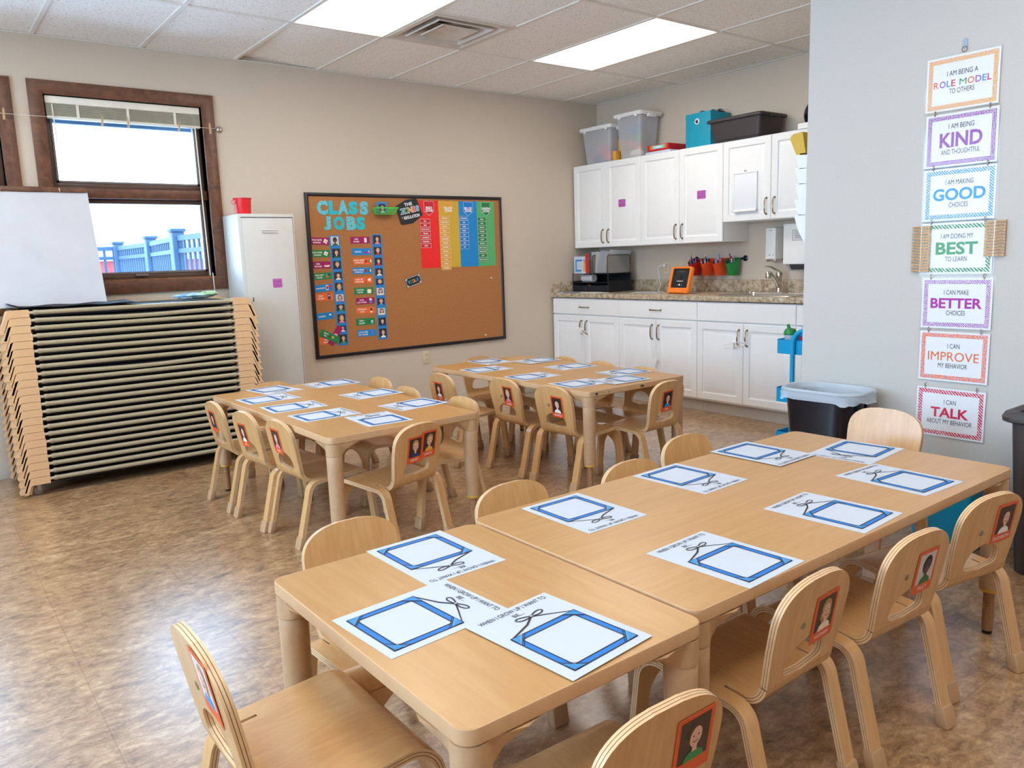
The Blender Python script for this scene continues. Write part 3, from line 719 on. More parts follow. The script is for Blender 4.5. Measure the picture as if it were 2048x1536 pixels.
def name_card(name, hair, skin, shirt, bgm='photo_dark', long=True):
    b = MB(); w, h = 0.088, 0.120
    b.box(-w/2, w/2, -h/2, h/2, 0, 0.0008, 'card_orange')
    portrait(b, -w/2+0.009, w/2-0.009, -h/2+0.027, h/2-0.008, hair, skin, shirt, bgm, 0.0011, long, random.uniform(-0.15, 0.15))
    if name: b.text(name, 0, -h/2+0.014, 0.0105, 'c_white', 0.0012, bold=0.01, width=min(0.0088*len(name), 0.07))
    return b
CH_GRP = 'bentwood child chairs around the tables'
CHM = {}
def chair(x, y, face, label, cards=(), turn=0.0, scale=1.0):
    """x, y: middle of the top of the backrest; face: direction the sitter looks, degrees"""
    a = math.radians(face-90+turn); dx, dy = math.cos(math.radians(face+turn)), math.sin(math.radians(face+turn))
    ox, oy = x+0.190*dx*scale, y+0.190*dy*scale
    mw = tl(ox, oy, 0) @ rotz(a) @ Matrix.Scale(scale, 4)
    t = thing('child_chair', label, 'chair', mw, CH_GRP)
    def part(key, nm, par):
        if key not in CHM:
            o = CP[key].build(nm, par, smooth=40); CHM[key] = o.data
        else:
            o = bpy.data.objects.new(nm, CHM[key]); COL.objects.link(o); o.parent = par
        return o
    part('seat', 'seat', t); bk = part('back', 'backrest', t)
    for key in ('front', 'rear'):
        for sgn in (-1, 1):
            lg = part('%s%d' % (key, sgn), 'leg', t); part('cap_%s%d' % (key, sgn), 'rubber_foot', lg)
    if 'grom' not in CHM:
        b = MB(); b.lathe([(0.0085, 0.0), (0.0085, 0.001), (0.006, 0.002)], 'grommet', 16); g = b.build('screw_plug', bk, card_frame(-0.035, 0.172, 0.0)); CHM['grom'] = g.data
    else:
        g = bpy.data.objects.new('screw_plug', CHM['grom']); COL.objects.link(g); g.parent = bk; g.matrix_local = card_frame(-0.035, 0.172, 0.0)
    for i, (cx, v, rot, spec) in enumerate(cards):
        b = name_card(*spec); c = b.build('name_card', bk, card_frame(cx, v, 0.0012+0.0022*i, rot), smooth=0)
    return t
HB, HN, HD = 'hair_blonde', 'hair_brown', 'hair_dark'; SL, SD = 'skin_light', 'skin_dark'
chair(-5.158, -4.295, 0, 'nearest child chair at the bottom left, its back turned to the floor', [(0.055, 0.213, -0.03, ('', HB, SL, 'c_sky', 'photo_light', True))], scale=1.08)
chair(-4.640, -4.935, 88, 'nearest child chair at the bottom edge, tucked under the small table corner', [(0.072, 0.183, 0.04, ('', HN, SL, 'c_leaf', 'photo_dark', False))])
chair(-4.609, -3.785, -90, 'child chair on the far side of the small nearest table, facing the camera')
chair(-4.025, -4.818, 91, 'child chair whose orange card shows a curly fair-haired child, first along the front right table', [(0.048, 0.168, 0.04, ('HANNAH', HB, SL, 'c_cream', 'photo_dark', True))])
chair(-3.620, -4.843, 86, 'child chair whose orange card shows a dark silhouette on white, front right table', [(0.045, 0.168, 0.03, ('TELLY', HD, SD, 'c_forest', 'photo_light', False))])
chair(-3.183, -4.838, 80, 'child chair whose orange card shows long brown hair, beside the brown trash can', [(0.062, 0.188, 0.03, ('ELIZABETH', HN, SL, 'c_white', 'photo_dark', True))])
chair(-4.073, -3.809, -90, 'child chair on the far side of the front right table, closest to the small table')
chair(-3.624, -3.885, -90, 'child chair on the far side of the front right table, pushed in lowest')
chair(-3.200, -3.767, -90, 'child chair on the far side of the front right table, farthest right')
chair(-2.425, -4.150, 180, 'child chair at the right end of the front table, before the poster wall', scale=1.07)
chair(-4.279, -1.533, 0.5, 'child chair on the left side of the left table, closest to the cots', [(-0.045, 0.168, -0.05, ('', HD, SL, 'c_navy', 'photo_dark', False))])
chair(-4.262, -1.945, 4, 'child chair in the middle of the left side of the left table', [(-0.040, 0.158, 0.03, ('MO', HN, SL, 'c_cream', 'photo_dark', False))])
chair(-4.224, -2.285, 2.5, 'child chair on the left side of the left table, nearest the camera', [(-0.040, 0.178, -0.03, ('ALEX', HN, SL, 'c_pink', 'photo_dark', True))])
chair(-3.805, -2.818, 100, 'child chair at the near end of the left table carrying two orange cards', [(-0.022, 0.168, 0.02, ('HENRY', HB, SL, 'c_navy', 'photo_dark', False)), (0.060, 0.180, -0.01, ('DANTE', HB, SL, 'c_gold', 'photo_dark', False))], 4)
chair(-3.805, -1.085, -90, 'child chair at the far end of the left table, beside the white locker')
chair(-3.250, -1.455, 180, 'child chair on the right side of the left table, farthest from the camera')
chair(-3.330, -1.914, 180, 'child chair in the middle of the right side of the left table')
chair(-3.300, -2.419, 180, 'child chair on the right side of the left table, nearest the camera')
chair(-2.925, -1.610, 0, 'child chair on the left side of the back table, farthest from the camera', [(-0.035, 0.163, -0.05, ('MAX', HN, SL, 'c_white', 'photo_dark', False))])
chair(-2.794, -2.082, 0.5, 'child chair whose orange card shows a fair child in pink, back table', [(0.032, 0.178, -0.02, ('ADDIE', HB, SL, 'c_pink', 'photo_dark', False))])
chair(-2.788, -2.507, 4, 'child chair whose orange card shows a smiling child in white, back table', [(0.030, 0.168, -0.03, ('BIANCA', HD, SL, 'c_white', 'photo_dark', True))])
chair(-2.252, -2.858, 90, 'child chair at the near end of the back table, card with a child in blue', [(0.00, 0.168, 0.05, ('WILL', HD, SL, 'c_sky', 'photo_dark', False))], 3)
chair(-2.286, -1.095, -90, 'child chair at the far end of the back table, below the cork board')
chair(-1.900, -1.623, 180, 'child chair on the cabinet side of the back table, farthest from the camera')
chair(-1.915, -2.000, 180, 'child chair in the middle of the cabinet side of the back table')
chair(-1.935, -2.391, 180, 'child chair on the cabinet side of the back table, nearest the camera')

# ================================================================== worksheets
def worksheet():
    b = MB(); w, h = 0.2159, 0.2794; d = 0.0004
    b.box(-w/2, w/2, -h/2, h/2, 0, 0.0005, 'paper'); z = 0.0009
    b.text('WHEN I GROW UP I WANT TO', 0.004, 0.124, 0.0135, 'ink', z, width=0.178, bold=0.008)
    b.text('BE...', -0.002, 0.104, 0.012, 'ink', z, bold=0.008)
    x0, x1, y0, y1, fw = -0.082, 0.088, -0.120, 0.038, 0.0145
    b.frame2d(x0, x1, y0, y1, fw, 'blue_print', z)
    b.frame2d(x0-0.0016, x1+0.0016, y0-0.0016, y1+0.0016, 0.0028, 'ink', z+d); b.frame2d(x0+fw-0.0015, x1-fw+0.0015, y0+fw-0.0015, y1-fw+0.0015, 0.0026, 'ink', z+d)
    for cx, cy, sx_, sy_ in ((x0, y0, 1, 1), (x1, y0, -1, 1), (x1, y1, -1, -1), (x0, y1, 1, -1)):
        e = 0.030
        b.poly([(cx, cy), (cx+sx_*e, cy), (cx, cy+sy_*e)], 'blue_hatch', z+2*d); b.stroke([(cx, cy), (cx+sx_*e, cy), (cx, cy+sy_*e), (cx, cy)], 0.002, 'ink', z+3*d)
        for k in (0.3, 0.5, 0.7): b.stroke([(cx+sx_*e*k, cy), (cx, cy+sy_*e*k)], 0.0011, 'blue_print', z+3*d)
        b.stroke([(cx+sx_*e*1.15, cy+sy_*0.001), (cx+sx_*0.001, cy+sy_*e*1.15)], 0.0013, 'ink', z+3*d)
    bx, by = 0.010, 0.079
    b.stroke([(x0+0.004, y1), (bx-0.03, by-0.020), (bx, by)], [0.0036, 0.0046, 0.0042], 'ink', z+d); b.stroke([(x1-0.004, y1), (bx+0.03, by-0.016), (bx, by)], [0.0022, 0.0030, 0.0038], 'ink', z+d)
    for s in (-1, 1):
        P = []
        for i in range(21):
            a = 2*PI*i/20; u = 0.018*(1-math.cos(a)); v = 0.0085*math.sin(a)*(0.35+0.65*(1-math.cos(a))/2); r = 0.25*s
            P.append((bx+s*(u*math.cos(r*s)-v*math.sin(r*s)*0), by+u*0.16+v))
        b.stroke(P, 0.0032, 'ink', z+2*d)
    b.ell(bx, by, 0.0042, 0.0036, 'paper', z+3*d, 12); b.stroke([(bx+0.0042*math.cos(k*PI/6), by+0.0036*math.sin(k*PI/6)) for k in range(12)], 0.0012, 'ink', z+4*d, close=True)
    return b
WS = None
def sheet(x, y, rot, label, lift=0.0):
    global WS
    mw = tl(x, y, TZ+0.0003+lift) @ rotz(math.radians(rot))
    if WS is None: o = worksheet().build('worksheet', smooth=0); WS = o
    else: o = WS.copy(); COL.objects.link(o)
    o.matrix_world = mw; return tag(o, label, 'worksheet', 'printed worksheets laid on the tables')
sheet(-4.750, -4.397, -86, 'worksheet at the left of the small nearest table, lower right corner under its neighbour')
sheet(-4.597, -4.633, 5.5, 'worksheet at the front edge of the small nearest table, largest in the picture', 0.0022)
sheet(-4.559, -4.144, 181, 'worksheet on the far side of the small nearest table')
sheet(-4.068, -4.609, 2.5, 'worksheet on the front right table before the chair with the curly-haired card')
sheet(-3.594, -4.599, 3, 'worksheet on the front right table before the chair with the dark silhouette card')
sheet(-3.180, -4.571, -3, 'worksheet on the front right table before the chair beside the brown trash can')
sheet(-4.079, -4.146, 180, 'worksheet on the far side of the front right table, closest to the small table')
sheet(-3.612, -4.131, 182, 'worksheet in the middle of the far side of the front right table')
sheet(-3.205, -4.112, 181, 'worksheet on the far side of the front right table, overlapping its right neighbour', 0.0022)
sheet(-2.960, -4.315, 95, 'worksheet at the right end of the front table, before the end chair')
for x, y, r, l in ((-3.873, -1.335, 188, 'worksheet at the far end of the left table, nearest the locker'), (-4.010, -1.606, -88, 'worksheet on the left side of the left table, farthest of three'),
                   (-4.006, -1.943, -92, 'worksheet on the left side of the left table, middle of three'), (-3.987, -2.262, -89, 'worksheet on the left side of the left table, nearest of three'),
                   (-3.853, -2.543, -3, 'worksheet at the near end of the left table, before the chair with two cards'), (-3.553, -2.345, 96, 'worksheet on the right side of the left table, nearest of three'),
                   (-3.548, -1.898, 93, 'worksheet on the right side of the left table, middle of three'), (-3.539, -1.373, 91, 'worksheet on the right side of the left table, farthest of three'),
                   (-2.340, -1.327, 177, 'worksheet at the far end of the back table'), (-2.579, -1.619, -94, 'worksheet on the left side of the back table, farthest of three'),
                   (-2.578, -2.084, -92, 'worksheet on the left side of the back table, middle of three'), (-2.572, -2.495, -94, 'worksheet on the left side of the back table, nearest of three')):
    sheet(x, y, r, l)
sheet(-2.345, -2.588, 86, 'worksheet at the near right of the back table, before the chair with the blue-shirt card', 0.0022)
sheet(-2.121, -2.395, 86, 'worksheet on the cabinet side of the back table, nearest of three', 0.0011)
sheet(-2.155, -1.954, 84, 'worksheet on the cabinet side of the back table, middle of three')
sheet(-2.115, -1.560, 89, 'worksheet on the cabinet side of the back table, farthest of three', 0.0022)
# ================================================================== stack of cots
ORD = ['topmost', 'second from the top', 'third from the top', 'fourth from the top', 'fifth from the top', 'sixth from the top', 'seventh from the top', 'eighth from the top', 'ninth from the top', 'tenth from the top', 'eleventh from the top', 'middle one, twelfth from the top', 'eleventh from the bottom', 'tenth from the bottom', 'ninth from the bottom', 'eighth from the bottom', 'seventh from the bottom', 'sixth from the bottom', 'fifth from the bottom', 'fourth from the bottom', 'third from the bottom', 'second from the bottom', 'bottom one on wheels']
CGRP = 'stacked nap cots under the window'
CX0, CX1, CY0, CY1 = -4.945, -3.820, -0.600, -0.040
def corner_leg(b, drop, deep=False):       # local: x outward negative from the rail socket, y depth, z up; top at 0
    n = 8; tip = -drop; vt = 0.041
    def topz(x): return 0.0 if x > -0.095 else (-(x+0.095)/0.015*0.008 if x > -0.11 else 0.008+(-(x+0.11))/0.045*0.122)
    topl = [(0.0, 0.0), (-0.05, 0.0), (-0.093, -0.001), (-0.101, -0.004), (-0.107, -0.010)]; k = (0.045/0.122)
    xe = -0.107-(drop-0.010)*k; topl.append((xe, tip))
    low = [(0.0, -vt), (-0.05, -vt), (-0.088, -vt-0.001), (-0.095, -vt-0.004), (-0.100, -vt-0.012)]
    if tip < -vt-0.012: low.append((-0.100-(drop-vt-0.012)*k, tip))
    else: low = low[:3]+[(-0.092, tip)]
    P = topl+low[::-1]
    T = frame((1, 0, 0), (0, 0, 1), (0, -1, 0))
    b.prism(P, 0.0, 0.016, 'cot_tan', T)                       # front plate
    b.prism([(p[0]*0.86, p[1]) for p in P], -0.05, 0.0, 'cot_tan', T)   # body behind it
    b.prism([(p[0], p[1]) for p in topl[-3:]]+[(topl[-1][0]+0.006, topl[-1][1])]+[(topl[-3][0]+0.012, topl[-3][1])], -0.075, 0.0, 'cot_tan', T)
    if drop > 0.1: b.prism([(xe-0.004, tip), (xe+0.028, tip), (xe+0.026, tip+0.008), (xe, tip+0.008)], -0.05, 0.018, 'cot_tan', T)
def cot_parts(drop, sag):
    ob = {}
    for nm, T in (('fl', tl(CX0, CY0+0.016, 0)), ('fr', tl(CX1, CY0+0.016, 0) @ Matrix.Diagonal((-1, 1, 1, 1))), ('bl', tl(CX0, CY1-0.016, 0) @ Matrix.Diagonal((1, -1, 1, 1))), ('br', tl(CX1, CY1-0.016, 0) @ Matrix.Diagonal((-1, -1, 1, 1)))):
        b = MB(); b.T = T; corner_leg(b, drop); 
        if T.determinant() < 0: b.f = [f[::-1] for f in b.f]
        ob['leg_'+nm] = b
    for nm, y in (('front', CY0+0.010), ('back', CY1-0.010)):
        b = MB(); z = -0.017
        pts = [(lerp(CX0+0.03, CX1-0.03, i/14), y, z-sag*math.sin(PI*i/14)**2) for i in range(15)]
        b.tube(pts, 0.0128, 'cot_rail', 12)
        for xx, s in ((CX0, 1), (CX1, -1)): b.tube([(xx-0.004*s, y, z), (xx+0.022*s, y, z)], 0.0085, 'cot_ferrule', 10); b.tube([(xx+0.021*s, y, z), (xx+0.040*s, y, z)], 0.0142, 'cot_rail', 12)
        ob['rail_'+nm] = b
    for nm, xx in (('left', CX0-0.055), ('right', CX1+0.055)):
        b = MB(); b.tube([(xx, CY0+0.05, -0.020), (xx, CY1-0.05, -0.020)], 0.0125, 'cot_rail', 10); ob['end_'+nm] = b
    b = MB(); b.box(CX0+0.002, CX1-0.002, CY0+0.022, CY1-0.022, -0.0405, -0.008, 'cot_mesh', 0.004); ob['bed_mesh'] = b
    return ob
CM = {}
zs = [0.108+0.0431*i for i in range(23)]
for i, z in enumerate(reversed(zs)):
    bottom = (i == 22); key = ('b' if bottom else ('s' if i in (1, 8) else 'n'))
    t = thing('nap_cot', 'tan nap cot with grey rails, '+ORD[i]+' in the stack', 'cot', tl(random.uniform(-0.003, 0.003), 0, z), CGRP)
    if key not in CM: CM[key] = (cot_parts(0.094 if bottom else 0.13, 0.010 if key == 's' else 0.0), {})
    P, D = CM[key]
    for nm, mb in P.items():
        pn = {'leg': 'corner_leg', 'rai': 'side_rail', 'end': 'end_rail', 'bed': 'bed_mesh'}[nm[:3]]
        if nm not in D: D[nm] = mb.build(pn, t).data
        else: o = bpy.data.objects.new(pn, D[nm]); COL.objects.link(o); o.parent = t
    if bottom:
        for xx, yy in ((-5.008, -0.55), (-3.75, -0.55), (-5.008, -0.09), (-3.75, -0.09)):
            b = MB(); b.T = tl(xx, yy, -z) @ rotz(0.5)
            b.lathe([(0.018, -0.010), (0.028, -0.009), (0.030, -0.004), (0.030, 0.004), (0.028, 0.009), (0.018, 0.010)], 'caster_grey', 20, T=frame((1, 0, 0), (0, 0, 1), (0, -1, 0), (0, 0, 0.030)))
            for s in (-1, 1): b.box(-0.010, 0.010, s*0.0125-0.0015, s*0.0125+0.0015, 0.025, 0.066, 'steel')
            b.box(-0.012, 0.012, -0.014, 0.014, 0.062, 0.067, 'steel'); b.build('caster', t)
ztop = zs[-1]
# things lying on the stack
b = MB(); n = 24
def matz(u, v): return 0.004+0.006*math.sin(u*9+v*2)**2+ (0.018*max(0, 0.08-u)/0.08)
vs = []; fs = []
for i in range(n+1):
    for j in range(7):
        u, v = i/n, j/6; vs.append((lerp(-5.02, -4.36, u), lerp(-0.575, -0.12, v), matz(u, v)))
for i in range(n):
    for j in range(6): a = i*7+j; fs.append((a, a+7, a+8, a+1))
b.add(vs+[(x, y, z-0.004) for x, y, z in vs], fs+[tuple(k+len(vs) for k in f[::-1]) for f in fs], 'cot_mesh')
o = b.build('folded_mat'); o.location = (0, 0, ztop+0.004); tag(o, 'dark grey mat lying on top of the cot stack, curling up at its left end', 'mat')
mat('bag_fabric', (196, 222, 206), 0.8, scale=14, rgb2=(70, 120, 170)); mat('bag_green', (120, 168, 110), 0.8, scale=30, rgb2=(190, 220, 190))
def lump(b, cx, cy, cz, rx, ry, rz, m, seed=1, n=20, k=10, amp=0.15):
    rnd = random.Random(seed); ph = [rnd.uniform(0, 6.28) for _ in range(6)]
    rings = []
    for i in range(k+1):
        a = PI*i/k; ring = []
        for j in range(n):
            t_ = 2*PI*j/n; f = 1+amp*(math.sin(3*t_+ph[0]+2*a)+0.6*math.sin(5*t_+ph[1]+4*a)+0.5*math.sin(2*a*3+ph[2]))
            ring.append((cx+rx*f*math.sin(a)*math.cos(t_), cy+ry*f*math.sin(a)*math.sin(t_), cz+rz*max(-1, -math.cos(a)*(1 if a > PI/2 else 1))*(f if a > PI/2 else 1)))
        rings.append(ring)
    b.loft(rings, m, False, False)
t = thing('fabric_bag', 'crumpled pale blue and green fabric on the right end of the cot stack', 'fabric', tl(-4.0, -0.40, ztop+0.002))
b = MB(); lump(b, 0, 0, 0.018, 0.115, 0.07, 0.018, 'bag_fabric', 3); b.build('pale_cloth', t); b = MB(); lump(b, 0.085, -0.01, 0.028, 0.06, 0.05, 0.018, 'bag_green', 5); b.build('green_cloth', t, label='green patterned cloth')
# chart paper on a board leaning on the window above the stack
t = thing('chart_easel', 'large white chart paper on a board with dark wooden top rail, before the window', 'easel', tl(0, 0, 0))
ang = math.atan2(0.15, 0.72)
TE = frame((1, 0, 0), (0, math.sin(ang), math.cos(ang)), (0, -math.cos(ang), math.sin(ang)), (-4.90, -0.235, ztop+0.006))
b = MB(); b.T = TE; b.box(-0.45, 0.405, 0.0, 0.70, -0.016, 0.0, 'walnut_trim', 0.002); b.build('board', t)
b = MB(); b.T = TE; b.box(-0.46, 0.40, 0.690, 0.722, -0.018, 0.014, 'walnut_trim', 0.004); b.build('top_rail', t)
b = MB(); b.T = TE; vs = []; nx, ny = 16, 12
for i in range(nx+1):
    for j in range(ny+1):
        u, v = i/nx, j/ny; vs.append((lerp(-0.45, lerp(0.418, 0.402, v), u), lerp(-0.004, 0.694, v), 0.004+0.005*(1-v)*math.sin(u*11+1)+0.006*(1-v)+0.002*math.sin(u*23+v*9)))
fs = [(i*(ny+1)+j, (i+1)*(ny+1)+j, (i+1)*(ny+1)+j+1, i*(ny+1)+j+1) for i in range(nx) for j in range(ny)]
b.add(vs+[(x, y, z-0.001) for x, y, z in vs], fs+[tuple(k+len(vs) for k in f[::-1]) for f in fs], 'paper_chart'); b.build('paper_sheet', t)
b = MB(); b.T = TE
for x in (-0.06, 0.25): b.box(x-0.004, x+0.004, 0.688, 0.716, 0.014, 0.020, 'nickel', 0.001)
b.build('clip', t)

# ================================================================== locker with a red bucket
t = thing('locker', 'tall white metal locker between the window and the cork board', 'locker', tl(-3.458, -0.335, 0))
lw, lh, ld = 0.392, 1.605, 0.31
b = MB(); b.box(-lw/2, lw/2, 0, ld, 0.0, lh, 'locker_white', 0.004); b.build('body', t)
b = MB(); b.T = tl(0, 0, 0); b.box(-lw/2+0.018, lw/2-0.012, -0.003, 0.0, lh-0.026, lh-0.022, 'ink')
b.box(lw/2-0.0135, lw/2-0.0105, -0.0012, 0.0, 0.02, lh-0.02, 'ink'); b.build('door_gap', t)
b = MB(); b.box(-lw/2+0.022, lw/2-0.016, -0.012, 0.0, 0.03, lh-0.032, 'locker_white', 0.003); d_ = b.build('door', t)
b = MB()
for zz in (1.475, 1.490): b.prism([(0, 0), (0.007, 0.003), (0.0, 0.009)], -0.055, 0.055, 'locker_white', frame((0, -1, 0), (0, 0, 1), (1, 0, 0), (0.015, -0.012, zz)))
b.build('vent_louvre', d_)
b = MB(); b.T = frame((1, 0, 0), (0, 0, 1), (0, -1, 0), (0, -0.012, 0)); P = rrect(0.005, 0.072, 1.102, 1.164, 0.008)
b.prism(P, 0, 0.0006, 'sticker_purple'); b.text('Language', 0.038, 1.147, 0.009, 'sticker_ink', 0.0009, width=0.046); b.text('&', 0.038, 1.133, 0.008, 'sticker_ink', 0.0009); b.text('Literacy', 0.040, 1.118, 0.009, 'sticker_ink', 0.0009, width=0.044); b.build('label', d_, smooth=0)
b = MB(); b.tube([(-0.145, -0.012, 1.02), (-0.145, -0.03, 1.02), (-0.145, -0.03, 1.045)], 0.003, 'black_plastic', 8); b.build('key', d_)
t = thing('bucket', 'small red plastic bucket standing on top of the white locker', 'bucket', tl(-3.565, -0.20, lh))
b = MB(); b.lathe([(0.048, 0.0), (0.050, 0.004), (0.058, 0.105), (0.062, 0.106), (0.062, 0.112), (0.055, 0.112), (0.046, 0.008)], 'red_plastic', 28); b.build('pail', t)
b = MB(); b.tube([(-0.062, -0.01, 0.105)]+[(-0.062-0.004*math.sin(PI*i/8), 0.05*math.cos(PI*i/8)*1.1-0.01, 0.105-0.035*math.sin(PI*i/8)) for i in range(9)][1:-1]+[(-0.058, -0.05, 0.105)], 0.0022, 'red_plastic', 8); b.build('handle', t)

# ================================================================== cork board and what is pinned on it
BX0, BX1, BZ0, BZ1 = -3.032, -1.203, 0.532, 1.785
t = thing('bulletin_board', 'large cork board in a black frame on the beige wall', 'bulletin board', tl(0, 0, 0))
b = MB(); b.box(BX0+0.01, BX1-0.01, -0.016, 0.0, BZ0+0.01, BZ1-0.01, 'cork'); b.build('cork_panel', t)
b = MB(); fr_ = [(0.0, 0.0), (0.0, 0.022), (0.006, 0.026), (0.020, 0.026), (0.026, 0.020), (0.026, 0.014)]
b.loft([[(BX0+i, -y, BZ0+i), (BX1-i, -y, BZ0+i), (BX1-i, -y, BZ1-i), (BX0+i, -y, BZ1-i)] for i, y in fr_], 'black_frame', False, False); b.build('frame', t)
YB = -0.0165
BGRP = 'job cards pinned on the cork board'; PGRP = 'blue photo cards pinned on the cork board'
def card(cx, cz, w, h, rot, colr, lines, pic, label, lift=0.0):
    b = MB(); b.box(-w/2, w/2, -h/2, h/2, 0.0, 0.001, 'c_'+colr)
    tx = -w*0.20
    for i, s in enumerate(lines):
        y = (h*0.17 if len(lines) > 1 else 0)-i*h*0.36; b.text(s, tx if pic else 0, y, h*0.22, 'c_white', 0.0014, width=min(len(s)*h*0.155, w*0.56), bold=0.02)
    px, z = w*0.28, 0.0014; z2 = 0.0018
    if pic == 'egg': b.poly([(px+h*0.30*(1+0.22*math.cos(4*a))*math.cos(a+0.3), h*0.30*(1+0.22*math.cos(4*a))*math.sin(a+0.3)) for a in [2*PI*i/24 for i in range(24)]], 'c_white', z); b.ell(px, -0.002, h*0.13, h*0.13, 'c_gold', z2)
    elif pic == 'tray': b.poly([(px-0.026, -0.004), (px+0.026, -0.001), (px+0.018, -0.014), (px-0.016, -0.014)], 'c_white', z); b.ell(px, 0.004, 0.014, 0.008, 'c_crimson', z2)
    elif pic == 'apple': b.ell(px-0.018, 0, 0.011, 0.012, 'c_deepred', z); b.ell(px+0.015, 0, 0.011, 0.014, 'c_forest', z, rot=0.4); b.ell(px+0.021, 0.002, 0.006, 0.012, 'c_cream', z2)
    elif pic == 'door': b.rect(px-0.011, px+0.011, -0.020, 0.020, 'c_navy', z); b.rect(px-0.006, px+0.006, 0.002, 0.012, 'c_white', z2)
    elif pic == 'book': b.rect(px-0.024, px-0.002, -0.018, 0.018, 'c_white', z); b.rect(px-0.020, px-0.004, -0.012, 0.012, 'c_deepred', z2); b.ell(px+0.015, 0.008, 0.012, 0.008, 'c_crimson', z)
    elif pic == 'hand': b.ell(px-0.006, -0.006, 0.014, 0.008, 'c_tangerine', z); b.ell(px+0.010, 0.008, 0.010, 0.007, 'c_navy', z); b.ell(px-0.010, 0.010, 0.008, 0.006, 'c_teal_dot', z)
    elif pic == 'broom': b.ell(px, 0.008, 0.009, 0.009, 'c_cream', z); b.rect(px-0.0012, px+0.0012, -0.02, 0.0, 'c_navy', z); b.ell(px, 0.017, 0.008, 0.003, 'ink', z2)
    elif pic == 'page': b.rect(px-0.010, px+0.010, -0.017, 0.017, 'c_white', z)
    elif pic == 'train': b.rect(px-0.034, px+0.010, -0.011, -0.001, 'c_violet', z); b.rect(px+0.010, px+0.030, -0.011, -0.003, 'c_tangerine', z); b.rect(px+0.012, px+0.022, 0.0, 0.006, 'c_white', z)
    elif pic == 'horn': b.poly([(px-0.004, 0.008), (px+0.020, 0.016), (px+0.020, -0.010), (px-0.004, -0.004)], 'c_white', z); b.stroke([(px-0.012, 0.018), (px-0.026, -0.018)], 0.004, 'c_deepred', z); b.poly([(px-0.030, -0.022), (px-0.016, -0.022), (px-0.020, -0.008)], 'c_crimson', z2)
    elif pic == 'jar': b.poly(rrect(px-0.017, px+0.017, -0.020, 0.012, 0.006), 'c_cream', z); b.rect(px-0.014, px+0.014, 0.012, 0.019, 'c_deepred', z)
    elif pic == 'cup': b.poly([(px-0.011, 0.018), (px+0.013, 0.018), (px+0.010, -0.018), (px-0.008, -0.018)], 'c_white', z); b.poly([(px-0.010, 0.004), (px+0.011, 0.004), (px+0.010, -0.018), (px-0.008, -0.018)], 'c_sky', z2)
    elif pic == 'kid': b.ell(px, 0.010, 0.008, 0.008, 'c_navy', z); b.rect(px-0.008, px+0.008, -0.008, 0.002, 'c_deepred', z); b.poly([(px-0.012, -0.008), (px+0.012, -0.008), (px+0.006, -0.02), (px-0.006, -0.02)], 'c_white', z)
    elif pic == 'spray': b.ell(px+0.012, -0.006, 0.010, 0.014, 'c_white', z); b.ell(px+0.012, -0.010, 0.008, 0.008, 'c_sky', z2); b.rect(px-0.03, px-0.004, -0.006, 0.004, 'c_forest', z)
    elif pic == 'tooth': b.stroke([(px, 0.016), (px+0.002, -0.016)], 0.003, 'c_pink', z); b.ell(px, 0.004, 0.004, 0.006, 'c_lilac', z2)
    elif pic == 'dog': b.ell(px-0.05, 0.0, 0.03, 0.010, 'c_forest', z); b.ell(px-0.02, 0.003, 0.012, 0.009, 'c_amber', z2)
    o = b.build('job_card', smooth=0); o.matrix_world = on_back(cx, YB-lift, cz) @ rotz(rot); return tag(o, label, 'card', BGRP)
